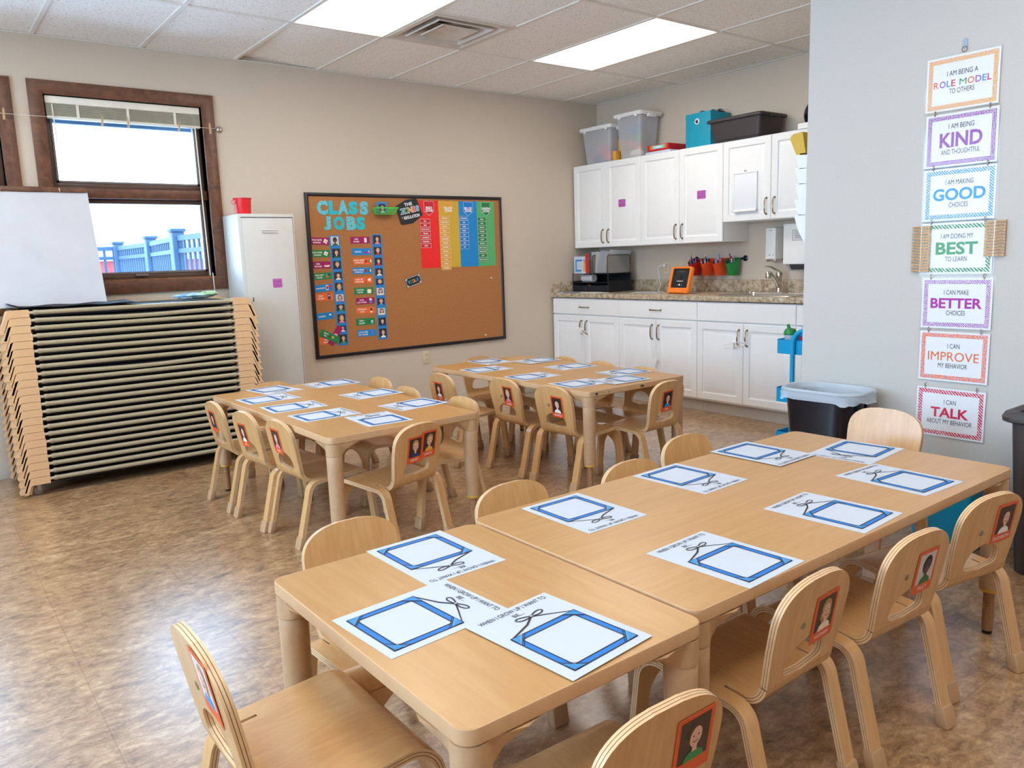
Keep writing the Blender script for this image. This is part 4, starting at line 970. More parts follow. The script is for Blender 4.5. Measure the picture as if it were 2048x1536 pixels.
LC = [((-3.025+-2.860)/2, 1.426, 0.165, 0.055, 'magenta', ['SNACK HELPER', 'MORNING'], 'egg', 'magenta job card with a fried egg, top of the left column'),
 (-2.946, 1.333, 0.163, 0.053, 'green', ['SNACK HELPER', 'MORNING'], 'egg', 'green job card with a fried egg, left column'),
 (-2.945, 1.247, 0.163, 0.053, 'magenta', ['MEAL', 'MANAGER'], 'tray', 'magenta job card with a white tray, left column'),
 (-2.942, 1.163, 0.165, 0.052, 'green', ["TEACHER'S", 'HELPER'], 'hand', 'green job card with colourful hands, left column'),
 (-2.942, 1.073, 0.163, 0.052, 'blue', ['LIBRARIAN'], 'book', 'blue job card with a book, left column'),
 (-2.943, 1.005, 0.161, 0.055, 'orange', ['DOOR', 'HOLDER'], 'door', 'orange job card with a door, left column'),
 (-2.944, 0.858, 0.160, 0.053, 'blue', ['SWEEPER'], 'broom', 'blue job card with a small figure, low in the left column'),
 (-2.950, 0.667, 0.135, 0.055, 'orange', ['WATER', 'HELPER'], '', 'orange job card partly hidden under the tilted cards, bottom left'),
 (-2.600, 1.429, 0.165, 0.053, 'magenta', ['CARD', 'HOLDER'], 'page', 'magenta job card with a white page, top of the second column'),
 (-2.593, 1.340, 0.168, 0.053, 'blue', ['CABOOSE'], 'train', 'blue job card with a small train, second column'),
 (-2.588, 1.265, 0.165, 0.050, 'orange', ['SNACK HELPER', 'AFTERNOON'], 'apple', 'orange job card with an apple and pear, second column'),
 (-2.595, 1.191, 0.168, 0.050, 'blue', ['SNACK HELPER', 'AFTERNOON'], 'apple', 'blue job card with an apple and pear, second column'),
 (-2.596, 1.117, 0.165, 0.051, 'orange', ['CLEAN UP', 'ANNOUNCER'], 'horn', 'orange job card with a broom and megaphone, second column'),
 (-2.594, 1.034, 0.167, 0.053, 'green', ['CALENDAR', 'HELPER'], 'jar', 'green job card with a cream jar, second column'),
 (-2.587, 0.954, 0.162, 0.050, 'magenta', ['WATER', 'CART PUSHER'], 'cup', 'magenta job card with a cup of water, second column'),
 (-2.587, 0.880, 0.168, 0.052, 'orange', ['ATTENDANCE', 'TAKER'], 'kid', 'orange job card with a tiny child figure, second column'),
 (-2.597, 0.790, 0.165, 0.055, 'green', ['SPRAY', 'HELPER'], 'spray', 'green job card with a spray bottle, second column'),
 (-2.590, 0.699, 0.166, 0.053, 'blue', ['LUNCH TIME', 'DAY HELPER'], 'tooth', 'blue job card at the bottom of the second column')]
rots = [-0.03, -0.01, -0.01, 0.03, 0.06, 0.02, 0.05, -0.02]+[0.0, -0.01, -0.01, -0.02, 0.0, -0.01, 0.0, -0.02, 0.0, -0.01]
for k_, (a, rr_) in enumerate(zip(LC, rots)): card(a[0]+(0.011 if k_ < 8 else 0), a[1], a[2]-(0.020 if k_ < 8 else 0), a[3], rr_, a[4], a[5], a[6], a[7])
card(-2.865, 0.702, 0.052, 0.160, -0.62, 'magenta', ['JOB'], '', 'magenta card tilted steeply under the green card at the bottom left of the cork board', 0.0025)
card(-2.913, 0.700, 0.166, 0.053, -0.49, 'green', ['BRING', 'PET'], 'dog', 'green card tilted across the others at the bottom left of the cork board', 0.0045)
K = [(HD, SD, 'c_forest', 'photo_light'), (HN, SL, 'c_forest', 'photo_dark'), (HB, SL, 'c_navy', 'photo_dark'), (HN, SL, 'c_cream', 'photo_dark'), (HB, SL, 'c_sky', 'photo_dark'), (HD, SL, 'c_pink', 'photo_light'), (HB, SL, 'c_leaf', 'photo_dark'), (HB, SL, 'c_pink', 'photo_dark'), (HN, SL, 'c_white', 'c_navy'), (HN, SL, 'c_leaf', 'photo_dark'),
     (HN, SL, 'c_pink', 'photo_dark'), (HB, SL, 'c_deepred', 'photo_dark'), (HD, SL, 'c_deepred', 'photo_dark'), (HN, SL, 'c_cream', 'photo_dark'), (HB, SL, 'c_navy', 'photo_dark'), (HD, SL, 'c_cream', 'photo_light'), (HB, SL, 'c_sky', 'photo_dark'), (HD, SL, 'c_cream', 'photo_light'), (HD, SL, 'c_navy', 'photo_dark'), (HN, SL, 'c_white', 'photo_dark')]
zl = [1.468, 1.376, 1.282, 1.197, 1.115, 1.026, 0.948, 0.873, 0.782, 0.713, 0.621]; zr = [1.473, 1.382, 1.297, 1.214, 1.133, 1.059, 0.977, 0.897, 0.819, 0.732, 0.636]
POSN = ['topmost', 'second from the top', 'third from the top', 'fourth from the top', 'fifth from the top', 'fifth from the bottom', 'fourth from the bottom', 'third from the bottom', 'second from the bottom', 'lowest']
for c in range(2):
    zz = (zl, zr)[c]
    for i in range(10):
        h = zz[i]-zz[i+1]; b = MB(); w = 0.085; h2 = max(h, 0.070)
        b.box(-w/2, w/2, -h2/2, h2/2, 0, 0.001, 'c_blue'); hr, sk, sh, bgm = K[c*10+i]
        portrait(b, -0.032, 0.033, -h2/2+0.016, h2/2-0.008, hr, sk, sh, bgm, 0.0013, i in (3, 4, 5, 7))
        b.text(['TEL', 'HENRY', 'MAX', 'ELLA', 'HANNAH', 'SAVVY', 'ALEX', 'ADDIE', 'COLIN', 'LEX', 'LEAH', 'REILLY', 'CHASE', 'CONNOR', 'WILL', 'BIANCA', 'DANTE', 'MASON', 'LOGAN', 'NORAH'][c*10+i], 0, -h2/2+0.008, 0.007, 'c_purple', 0.0014, bold=0.01)
        o = b.build('photo_card', smooth=0); x = (-2.812-(0.004 if i == 0 else 0)+0.0013*i, -2.453+0.0005*i)[c]
        o.matrix_world = on_back(x, YB-0.0003*(i % 2)-(0.0003 if c == 0 else 0), zz[i]-h/2) @ rotz(0.0)
        tag(o, 'blue photo card, '+POSN[i]+' in the '+('left' if c == 0 else 'right')+' column on the cork board', 'photo card', PGRP)
for ch, x0, x1, z0, z1, dots, lab in (('C', -2.943, -2.853, 1.621, 1.728, 1, 'dotted pale teal letter C on the cork board'), ('L', -2.846, -2.774, 1.624, 1.728, 0, 'plain teal letter L on the cork board'), ('A', -2.774, -2.680, 1.624, 1.731, 1, 'dotted pale teal letter A on the cork board'),
        ('S', -2.680, -2.604, 1.625, 1.727, 0, 'plain teal letter S in the middle of the upper word'), ('S', -2.588, -2.512, 1.622, 1.727, 1, 'dotted pale teal letter S ending the upper word'), ('J', -2.896, -2.836, 1.507, 1.612, 1, 'dotted pale teal letter J on the cork board'),
        ('O', -2.816, -2.724, 1.507, 1.611, 0, 'plain teal letter O on the cork board'), ('B', -2.707, -2.624, 1.507, 1.611, 1, 'dotted pale teal letter B on the cork board'), ('S', -2.622, -2.548, 1.508, 1.610, 0, 'plain teal letter S ending the lower word')):
    b = MB(); vs, fs = text_geo(ch, 0.07); xa = [p[0] for p in vs]; ya = [p[1] for p in vs]
    kx, ky = (x1-x0)/(max(xa)-min(xa)), (z1-z0)/(max(ya)-min(ya)); P = [((p[0]-(max(xa)+min(xa))/2)*kx, (p[1]-(max(ya)+min(ya))/2)*ky) for p in vs]
    m_ = 'letter_dots' if dots else 'c_teal_dot'
    b.add([(x, y, 0.003) for x, y in P], fs, m_)
    ed = {}
    for f in fs:
        for i in range(len(f)): e = (f[i], f[(i+1) % len(f)]); ed[e] = 1
    out = [e for e in ed if (e[1], e[0]) not in ed]
    b.add([(x, y, 0.003) for x, y in P]+[(x, y, 0.0) for x, y in P], [(e[1], e[0], e[0]+len(P), e[1]+len(P)) for e in out], 'c_teal_dot')
    o = b.build('cutout_letter', smooth=0); o.matrix_world = on_back((x0+x1)/2, YB, (z0+z1)/2); tag(o, lab, 'letter', 'teal cut-out letters on the cork board')
# green basket
t = thing('wire_basket', 'small green plastic basket pinned beside the teal letters', 'basket', on_back(-2.383, YB, 1.625))
b = MB(); w0, w1, d0, d1, hh = 0.078, 0.096, 0.055, 0.080, 0.055
def bx(w, d0_, d1_, z): return [(-w, z, d0_), (w, z, d0_), (w, z, d1_), (-w, z, d1_)]
b.loft([bx(w0, 0.006, d0, 0.0), bx(w0, 0.006, d0, 0.003)], 'basket_green'); b.loft([bx(w1, 0.0, d1, hh-0.010), bx(w1+0.003, -0.0, d1+0.003, hh), bx(w1-0.003, 0.003, d1-0.003, hh), bx(w1-0.003, 0.003, d1-0.003, hh-0.01)], 'basket_green', False, False); b.build('rim', t)
b = MB()
def bar(p, q, r=0.0017): b.tube([p, q], r, 'basket_green', 6)
for i in range(17):
    u = i/16; bar((lerp(-w0, w0, u), 0.001, d0), (lerp(-w1, w1, u), hh-0.008, d1)); bar((lerp(-w0, w0, u), 0.001, 0.006), (lerp(-w1, w1, u), hh-0.008, 0.002))
for i in range(7):
    u = i/6
    for s in (-1, 1): bar((s*w0, 0.001, lerp(0.006, d0, u)), (s*w1, hh-0.008, lerp(0.002, d1, u)))
bar((-w0*1.1, 0.022, (d0+d1)/2-0.002), (w0*1.1, 0.022, (d0+d1)/2-0.002)); b.build('grille', t)
b = MB(); b.box(-0.045, 0.045, -0.035, 0.055, 0, 0.001, 'c_blue'); portrait(b, -0.030, 0.030, -0.030, 0.040, HN, SL, 'c_cream', 'photo_dark', 0.0013, False)
o = b.build('photo_card', smooth=0); o.matrix_world = on_back(-2.408, YB-0.035, 1.668) @ Matrix.Rotation(-0.08, 4, 'X'); tag(o, 'blue photo card standing in the green basket', 'photo card', PGRP)
# posters of the four zones and the shield sign
def zone(x0, x1, colr, title, words, lx0, lx1, lz0, lz1, listm, banm, label, strip_=False, seg_=''):
    z0, z1 = 1.192, 1.744; cx, cz = (x0+x1)/2, (z0+z1)/2; b = MB(); b.box(x0-cx, x1-cx, z0-cz, z1-cz, 0, 0.001, 'c_'+colr)
    bx0 = (lx0-cx)+0.045 if colr in ('red',) else (x0-cx)+0.050; bw = 0.094; t_ = z1-cz-0.006
    P = [(bx0, t_), (bx0+bw, t_), (bx0+bw, t_-0.082), (bx0+bw/2, t_-0.115), (bx0, t_-0.082)]
    b.poly(P, banm, 0.0013); b.stroke(P[::-1], 0.002, 'c_white' if colr != 'yellow' else 'c_amber', 0.0016, close=True)
    b.text(title, bx0+bw/2, t_-0.052, 0.019, 'c_white', 0.0018, width=min(0.017*len(title)+0.01, 0.088), bold=0.035); b.text('ZONE', bx0+bw/2, t_-0.074, 0.019, 'c_white', 0.0018, width=0.074, bold=0.035)
    n = len(words); h = (lz1-lz0)/n
    for i, s in enumerate(words):
        ya, yb = lz1-cz-h*(i+1), lz1-cz-h*i
        b.rect(lx0-cx, lx1-cx, ya, yb, listm, 0.0020); b.frame2d(lx0-cx, lx1-cx, ya, yb, 0.0013, 'c_white' if colr != 'yellow' else 'c_cream', 0.0023)
        b.text(s, (lx0+lx1)/2-cx, (ya+yb)/2, h*0.36, 'c_white', 0.0024, width=min(0.0072*len(s), (lx1-lx0)*0.82), bold=0.02)
    o = b.build('zone_poster', smooth=0); o.matrix_world = on_back(cx, YB, cz); tag(o, label, 'poster', 'four coloured zone posters on the cork board')
mat('p_red2', (206, 30, 44), 0.5); mat('p_green2', (40, 128, 64), 0.5); mat('p_blue2', (6, 126, 204), 0.5); mat('p_amber2', (226, 166, 66), 0.5)
zone(-2.050, -1.862, 'red', 'RED', ['MAD', 'MEAN', 'OUT OF CONTROL', 'YELLING', 'AGGRESSIVE', 'TERRIFIED', 'ANGRY'], -2.046, -1.950, 1.360, 1.594, 'p_red2', 'p_red2', 'bright red zone poster, leftmost of the four')
zone(-1.862, -1.658, 'yellow', 'YELLOW', ['NERVOUS', 'FRUSTRATED', 'ANXIOUS', 'SILLY', 'SHAKY', 'SURPRISED', 'WORRIED', 'CONFUSED', 'EXCITED', 'SCARED', 'WILD', 'GRUMPY', 'ANNOYED'], -1.855, -1.759, 1.172, 1.619, 'p_amber2', 'p_amber2', 'yellow zone poster with the longest list of words')
zone(-1.658, -1.470, 'blue', 'BLUE', ['EXHAUSTED', 'SAD', 'TIRED', 'BORED', 'LAZY', 'SICK', 'HURT', 'SHY'], -1.652, -1.566, 1.342, 1.619, 'p_blue2', 'p_blue2', 'blue zone poster, third of the four')
zone(-1.470, -1.285, 'grass', 'GREEN', ['PROUD', 'GOOD', 'RELAXED', 'FOCUSED', 'CALM', 'HAPPY', 'THANKFUL', 'READY TO LEARN', 'APPRECIATED', 'OKAY', 'FEELING LOVED'], -1.467, -1.376, 1.231, 1.611, 'p_green2', 'p_green2', 'green zone poster, rightmost of the four')
b = MB(); b.prism([(p[0]+2.145, p[1]-1.654) for p in [(-2.268, 1.690), (-2.262, 1.698), (-2.167, 1.747), (-2.082, 1.760), (-2.068, 1.754), (-2.020, 1.634), (-2.024, 1.622), (-2.115, 1.560), (-2.215, 1.546), (-2.228, 1.552)]], 0, 0.0015, 'c_board_black')
ra = 0.19
for s, x, y, h, w in (('THE', -0.008, 0.058, 0.026, 0.075), ('REGULATION', 0.022, -0.040, 0.025, 0.150)): b.text(s, x, y, h, 'c_white', 0.002, width=w, bold=0.03, rot=ra)
for i, (s, c) in enumerate(zip('ZONES', ('c_sky', 'c_leaf', 'c_gold', 'c_red', 'c_sky'))): 
    px, py = -0.062+0.036*i*math.cos(ra), 0.0+0.036*i*math.sin(ra)
    b.text(s, px, py, 0.042, 'c_white', 0.0020, bold=0.075, rot=ra); b.text(s, px, py, 0.040, c, 0.0024, bold=0.03, rot=ra)
b.text('OF', -0.068, -0.052, 0.010, 'c_white', 0.002, rot=ra); o = b.build('shield_sign', smooth=0); o.matrix_world = on_back(-2.145, YB-0.0028, 1.654); tag(o, 'black shield sign reading THE ZONES of REGULATION, left of the red poster', 'sign')
b = MB(); b.box(-0.075, 0.075, -0.040, 0.040, 0, 0.001, 'c_board_black'); b.frame2d(-0.071, 0.071, -0.036, 0.036, 0.003, 'c_white', 0.0014)
for i, (s, c) in enumerate(zip('TOOLS', ('c_sky', 'c_leaf', 'c_gold', 'c_tangerine', 'c_sky'))): b.text(s, -0.044+0.0215*i, 0, 0.026, c, 0.0015, bold=0.05)
for sx_ in (-1, 1):
    for sy_ in (-1, 1): b.ell(sx_*0.060, sy_*0.026, 0.005, 0.005, 'c_white', 0.0016, 10)
o = b.build('tools_sign', smooth=0); o.matrix_world = on_back(-2.138, YB, 1.093) @ rotz(0.28); tag(o, 'small tilted black sign reading TOOLS on the bare cork', 'sign')
for x, z, w in ((-1.345, 1.085, 'white pushpin on the bare cork at the right'), (-1.43, 0.585, 'white pushpin at the bottom right of the cork board')):
    b = MB(); b.lathe([(0.006, 0), (0.004, 0.003), (0.003, 0.008), (0.005, 0.012), (0.005, 0.014)], 'white_plastic', 12); o = b.build('pushpin'); o.matrix_world = on_back(x, YB, z); tag(o, w, 'pushpin')
def outlet(mw, label, duplex=True):
    t = thing('wall_outlet', label, 'outlet', mw)
    b = MB(); b.box(-0.0345, 0.0345, -0.057, 0.057, 0, 0.006, 'ivory_plastic', 0.003); b.build('plate', t)
    if duplex:
        for s in (-1, 1):
            b = MB(); b.prism(rrect(-0.016, 0.016, s*0.020-0.014, s*0.020+0.014, 0.008), 0.0055, 0.0085, 'ivory_plastic')
            for sx_ in (-1, 1): b.box(sx_*0.006-0.001, sx_*0.006+0.001, s*0.020-0.003, s*0.020+0.006, 0.0080, 0.0088, 'ink')
            b.ell(0, s*0.020-0.008, 0.0022, 0.0022, 'ink', 0.0088, 8); b.build('socket', t)
    else:
        b = MB(); b.lathe([(0.003, 0.006), (0.003, 0.007)], 'steel', 10); b.build('screw', t)
    return t
outlet(on_back(-2.043, 0, 0.449), 'ivory wall outlet under the cork board')
# ================================================================== kitchen along the right-hand wall
def door_part(parent, yc, zc, w, h, xface, handle, lab=None, slab=False):
    """door front centred at yc, zc on plane x = xface; handle: (dy, dz, 'v'/'h') or None"""
    b = MB(); T = on_right(xface, yc, zc); e = 0.0015
    if slab: pr = [(0.0, -0.019), (0.0, -0.005), (0.005, 0.0), (0.012, 0.0)]
    else: pr = [(0.0, -0.019), (0.0, -0.004), (0.004, 0.0), (0.052, 0.0), (0.056, -0.009), (0.062, -0.011), (0.068, -0.010), (0.086, -0.001), (0.090, 0.0)]
    b.panel(w-2*e, h-2*e, pr, 'cabinet_white', T); d = b.build('drawer' if slab and handle else ('false_front' if slab else 'door'), parent, smooth=20)
    if handle:
        b = MB(); R = T @ tl(handle[0], handle[1], 0) @ (Matrix.Identity(4) if handle[2] == 'v' else rotz(PI/2)); L = 0.058
        b.tube([(0, L*math.cos(PI*i/14), 0.004+0.024*math.sin(PI*i/14)**0.6) for i in range(15)], [0.0036+0.0016*math.sin(PI*i/14) for i in range(15)], 'nickel', 10, T=R)
        for s in (-1, 1): b.lathe([(0.0085, 0.0), (0.0080, 0.004), (0.005, 0.008)], 'nickel', 14, T=R @ tl(0, s*L, 0))
        b.build('handle', d)
    if lab:
        b = MB(); LT = T @ tl(lab[0], lab[1], 0.0); P = rrect(-0.043, 0.043, -0.033, 0.033, 0.008)
        b.prism(P, -0.001, 0.0008, 'sticker_purple', LT); b.stroke(rrect(-0.039, 0.039, -0.029, 0.029, 0.007), 0.0015, 'sticker_ink', 0.0010, LT, True)
        for i, s in enumerate(lab[2]): b.text(s, 0, 0.010-0.020*i, 0.010, 'sticker_ink', 0.0012, width=min(0.0085*len(s), 0.068), T=LT)
        b.build('label', d, smooth=0)
    return d
def upper(y0, y1, z0, z1, label, lab=None):
    t = thing('wall_cabinet', label, 'cabinet', tl(0, 0, 0), 'white upper cabinets')
    b = MB(); b.box(-0.318, -0.002, y1+0.001, y0-0.001, z0, z1, 'cabinet_white', 0.001); b.build('body', t)
    w = (y0-y1)/2; h = z1-z0; hz = -h/2+0.10
    door_part(t, y0-w/2, (z0+z1)/2, w, h, -0.338, (w/2-0.035, hz, 'v')); door_part(t, y1+w/2, (z0+z1)/2, w, h, -0.338, (-w/2+0.035, hz, 'v'), lab)
    return t
upper(-0.02, -0.87, 1.322, 2.08, 'white upper cabinet in the corner, with a purple label on its right door', (-0.005, 0.0, ['Art', 'Supplies']))
upper(-0.87, -1.74, 1.322, 2.08, 'white upper cabinet above the orange tablet, middle of the three', (0.01, 0.0, ['Teacher', 'Materials']))
upper(-1.74, -2.60, 1.470, 2.08, 'shorter white upper cabinet above the sink, with a small whiteboard on its door', (0.05, -0.015, ['First', 'Aid']))
def lower(y0, y1, label, drawer=True, doors=2):
    t = thing('base_cabinet', label, 'cabinet', tl(0, 0, 0), 'white base cabinets')
    b = MB(); b.box(-0.620, -0.003, y1+0.001, y0-0.001, 0.10, 0.868, 'cabinet_white', 0.001); b.build('body', t)
    b = MB(); b.box(-0.560, -0.003, y1+0.001, y0-0.001, 0.0, 0.10, 'baseboard_vinyl'); b.build('toe_kick', t)
    w = (y0-y1); door_part(t, (y0+y1)/2, 0.793, w, 0.140, -0.640, (0, 0, 'h') if drawer else None, slab=True)
    h = 0.605; zc_ = 0.112+h/2
    door_part(t, y0-w/4, zc_, w/2, h, -0.640, (w/4-0.035, h/2-0.105, 'v')); door_part(t, y1+w/4, zc_, w/2, h, -0.640, (-w/4+0.035, h/2-0.105, 'v'))
lower(-0.03, -0.888, 'white base cabinet in the corner, left of the three'); lower(-0.888, -1.736, 'white base cabinet under the orange tablet, middle of the three')
lower(-1.736, -2.593, 'white base cabinet under the sink with a plain false drawer front', False); lower(-2.593, -3.45, 'white base cabinet behind the blue cart, mostly hidden by the grey wall')
# worktop with a cut-out for the sink
SY0, SY1, SX0, SX1 = -1.86, -2.50, -0.53, -0.13
t = thing('countertop', 'speckled beige laminate countertop with backsplash', 'countertop', tl(0, 0, 0))
b = MB()
b.box(-0.645, 0, SY0, 0, 0.876, 0.914, 'granite', 0.004); b.box(-0.645, 0, -3.49, SY1, 0.876, 0.914, 'granite', 0.004)
b.box(-0.645, SX0, SY1, SY0, 0.876, 0.914, 'granite', 0.004); b.box(SX1, 0, SY1, SY0, 0.876, 0.914, 'granite', 0.004); b.build('slab', t)
b = MB(); b.box(-0.02, 0, -3.49, -0.02, 0.914, 1.014, 'granite', 0.003); b.box(-0.640, 0, -0.02, 0, 0.872, 1.014, 'granite', 0.003); b.build('backsplash', t)
t = thing('sink', 'stainless steel sink set in the countertop', 'sink', tl(0, 0, 0))
b = MB(); rr2 = lambda e, z: [(x, y, z) for x, y in rrect(SX0-e, SX1+e, SY1-e, SY0+e, max(0.05+e, 0.01), 5)]
b.loft([rr2(0.022, 0.9145), rr2(0.020, 0.920), rr2(-0.01, 0.919), rr2(-0.02, 0.90), rr2(-0.035, 0.78), rr2(-0.07, 0.765)], 'steel', False, True); b.build('basin', t)
b = MB(); b.lathe([(0.012, 0.92), (0.016, 0.922), (0.013, 0.938), (0.004, 0.942)], 'chrome', 16, T=tl(-0.36, -2.02, 0)); b.build('stopper', t)
t = thing('faucet', 'chrome single-lever kitchen faucet on the sink', 'faucet', tl(-0.105, -2.10, 0.914))
b = MB(); b.loft([[(x, y, z) for x, y in rrect(-0.028-e, 0.028+e, -0.115-e, 0.085+e, 0.025, 5)] for e, z in ((0, 0), (0, 0.004), (-0.006, 0.009))], 'chrome'); b.build('base_plate', t)
b = MB(); b.lathe([(0.024, 0.008), (0.021, 0.03), (0.021, 0.10), (0.026, 0.125), (0.027, 0.150), (0.020, 0.165), (0.008, 0.172)], 'chrome', 20); b.build('body', t)
b = MB(); b.tube([(-0.006, 0, 0.045), (-0.030, 0, 0.080), (-0.070, 0.0, 0.118), (-0.105, 0.002, 0.148), (-0.130, 0.004, 0.156)], [0.017, 0.018, 0.0165, 0.0165, 0.0175], 'chrome', 16); b.build('spout', t)
b = MB(); b.lathe([(0.012, -0.002), (0.020, 0.0), (0.0215, 0.012), (0.0205, 0.040), (0.016, 0.047)], 'chrome', 18, T=tl(-0.136, 0.004, 0.118)); b.build('spray_head', t)
b = MB(); b.tube([(0.004, 0, 0.165), (-0.045, 0.002, 0.183), (-0.100, 0.006, 0.203), (-0.150, 0.010, 0.212), (-0.166, 0.011, 0.208)], [0.011, 0.009, 0.007, 0.0055, 0.004], 'chrome', 10); b.build('lever', t)
# dispensers on the wall
t = thing('soap_dispenser', 'narrow white soap dispenser on the wall above the faucet', 'dispenser', on_right(0, -2.02, 1.29))
b = MB(); b.box(-0.045, 0.045, -0.115, 0.125, 0.0, 0.11, 'white_plastic', 0.006); b.build('cover', t)
b = MB(); b.box(-0.041, 0.041, -0.135, -0.113, 0.0, 0.10, 'steel', 0.003); b.build('tray', t); b = MB(); b.rect(-0.012, 0.010, 0.103, 0.106, 'ink', 0.1105); b.rect(0.022, 0.028, -0.092, -0.074, 'c_mint', 0.1105); b.ell(-0.006, -0.083, 0.006, 0.005, 'caster_grey', 0.1105); b.build('marking', t, smooth=0)
b = MB(); b.box(-0.048, 0.048, -0.118, 0.130, -0.001, 0.006, 'caster_grey'); b.build('back_plate', t)
t = thing('towel_dispenser', 'white paper towel dispenser half hidden by the grey wall edge', 'dispenser', on_right(0, -2.345, 1.29))
b = MB(); b.box(-0.155, 0.155, -0.155, 0.145, 0.0, 0.20, 'white_plastic', 0.008); b.build('cover', t)
b = MB(); b.prism([(-0.135, -0.155), (0.135, -0.155), (0.10, -0.205), (-0.10, -0.205)], 0.01, 0.19, 'caster_grey'); b.prism([(-0.105, -0.158), (0.105, -0.158), (0.085, -0.195), (-0.085, -0.195)], 0.189, 0.1915, 'ink'); b.build('outlet_tray', t)
b = MB(); b.frame2d(-0.075, 0.02, 0.02, 0.095, 0.003, 'ink', 0.2005); [b.rect(-0.06, 0.0, 0.035+0.014*i, 0.041+0.014*i, 'caster_grey', 0.2005) for i in range(4)]; b.build('notice', t, smooth=0)
# rail with cups
t = thing('cup_rail', 'dark metal rail with wall brackets above the countertop', 'rail', tl(0, 0, 0))
b = MB(); b.tube([(-0.035, -1.205, 1.186), (-0.035, -1.715, 1.186)], 0.005, 'black_plastic', 10); b.build('bar', t)
for y in (-1.215, -1.715):
    b = MB(); b.lathe([(0.024, 0.0), (0.024, 0.004), (0.012, 0.008), (0.008, 0.030), (0.011, 0.042), (0.0, 0.044)], 'black_plastic', 18, T=on_right(0, y, 1.186)); b.build('bracket', t)
CUPC = [('cup_red', 'red plastic cup at the left end of the wall rail', -1.255, 'red'), ('cup_orange', 'orange plastic cup beside the red one on the wall rail', -1.385, 'left orange'), ('cup_orange', 'orange plastic cup beside the green one on the wall rail', -1.510, 'right orange'), ('cup_green', 'green plastic cup at the right end of the wall rail', -1.640, 'green')]
PENS = ['c_purple', 'c_deepred', 'c_navy', 'c_gold', 'c_leaf', 'c_white', 'ink', 'c_sky', 'c_crimson', 'c_mint']
for m_, lab, yc, nm in CUPC:
    t = thing('hanging_cup', lab, 'cup', on_right(-0.043, yc, 1.05), 'plastic cups on the wall rail')
    def D(r, dz, z, back=0.0):
        P = [(r*math.cos(a), z+ (0.050*max(0, -math.sin(a)) if False else 0.0), 0.004+dz*math.sin(a)) for a in [PI*i/16 for i in range(17)]]
        return P
    def ring(r, dz, z, tilt): return [(x, z+tilt*(1-zz/(0.004+dz)), zz) for x, _, zz in D(r, dz, 0)]
    b = MB(); b.loft([ring(0.040, 0.060, 0.0, 0), ring(0.042, 0.064, 0.004, 0), ring(0.058, 0.098, 0.098, 0.045), ring(0.060, 0.101, 0.100, 0.045), ring(0.056, 0.096, 0.098, 0.045), ring(0.040, 0.060, 0.008, 0)], m_, True, True); b.build('cup_body', t)
    b = MB(); b.box(-0.030, 0.030, 0.125, 0.142, -0.016, 0.003, m_, 0.003); b.build('hook_strip', t)
    for k in range(8):
        b = MB(); L = random.uniform(0.125, 0.15) if k else 0.17; b.tube([(0, 0, 0), (0, 0, L-0.02)], 0.0042, random.choice(PENS), 8); b.tube([(0, 0, L-0.02), (0, 0, L)], [0.0046, 0.003], random.choice(PENS), 8)
        xx, zz = random.uniform(-0.026, 0.026), random.uniform(0.020, 0.048)
        o = b.build('pen'); o.matrix_world = on_right(-0.043, yc, 1.05) @ tl(xx, 0.012, zz) @ Matrix.Rotation(-PI/2+random.uniform(-0.05, 0.25), 4, 'X') @ Matrix.Rotation(random.uniform(-0.22, 0.22), 4, 'Y')
        tag(o, 'one of the pens and crayons standing in the '+nm+' wall cup', 'pen', 'pens in the '+nm+' wall cup')
outlet(on_right(0, -0.872, 1.117), 'ivory outlet with a white charger plugged in, behind the tablet'); outlet(on_right(0, -1.05, 1.12), 'blank ivory wall plate beside the charger outlet', False)
t = thing('charger_cable', 'white charging plug and cable hanging from the kitchen outlet', 'cable', tl(0, 0, 0))
b = MB(); b.box(-0.036, -0.009, -0.884, -0.860, 1.127, 1.151, 'white_plastic', 0.004); b.build('plug', t)
b = MB(); b.tube([(-0.034, -0.872, 1.139), (-0.060, -0.845, 1.139), (-0.066, -0.825, 1.12), (-0.055, -0.83, 1.05), (-0.06, -0.85, 0.96), (-0.10, -0.86, 0.925), (-0.20, -0.95, 0.918), (-0.32, -1.10, 0.918), (-0.42, -1.20, 0.918)], 0.0028, 'white_plastic', 8); b.build('cable', t)
# tablet in an orange stand case
t = thing('tablet', 'tablet in a thick orange foam case standing on the countertop', 'tablet', tl(-0.44, -1.375, 0.914) @ rotz(-0.10) @ frame((0, -1, 0), (0.26, 0, 0.966), (-0.966, 0, 0.26), (0, 0, 0)))
b = MB(); O = rrect(-0.118, 0.118, 0.004, 0.228, 0.022, 5); I = rrect(-0.094, 0.094, 0.050, 0.212, 0.008, 5)
b.loft([[(x, y, -0.018) for x, y in O], [(x*1.0, y, 0.006) for x, y in O], [(x*0.98, 0.116+(y-0.116)*0.98, 0.010) for x, y in O], [(x, y, 0.008) for x, y in I], [(x, y, 0.002) for x, y in I]], 'orange_foam', True, False); b.build('case', t)
b = MB(); b.poly(I, 'screen_dark', 0.0022); b.rect(-0.06, 0.055, 0.105, 0.196, 'c_board_black', 0.0025); b.text('KIDS RADIO', 0, 0.186, 0.008, 'caster_grey', 0.0028); b.ell(0.008, 0.140, 0.012, 0.018, 'screen_dark', 0.003); b.rect(-0.035, 0.035, 0.104, 0.108, 'c_white', 0.003)
b.ell(0, 0.076, 0.008, 0.008, 'c_white', 0.003); b.ell(-0.026, 0.076, 0.004, 0.004, 'caster_grey', 0.003); b.ell(0.026, 0.076, 0.004, 0.004, 'caster_grey', 0.003); b.build('screen', t, smooth=0)
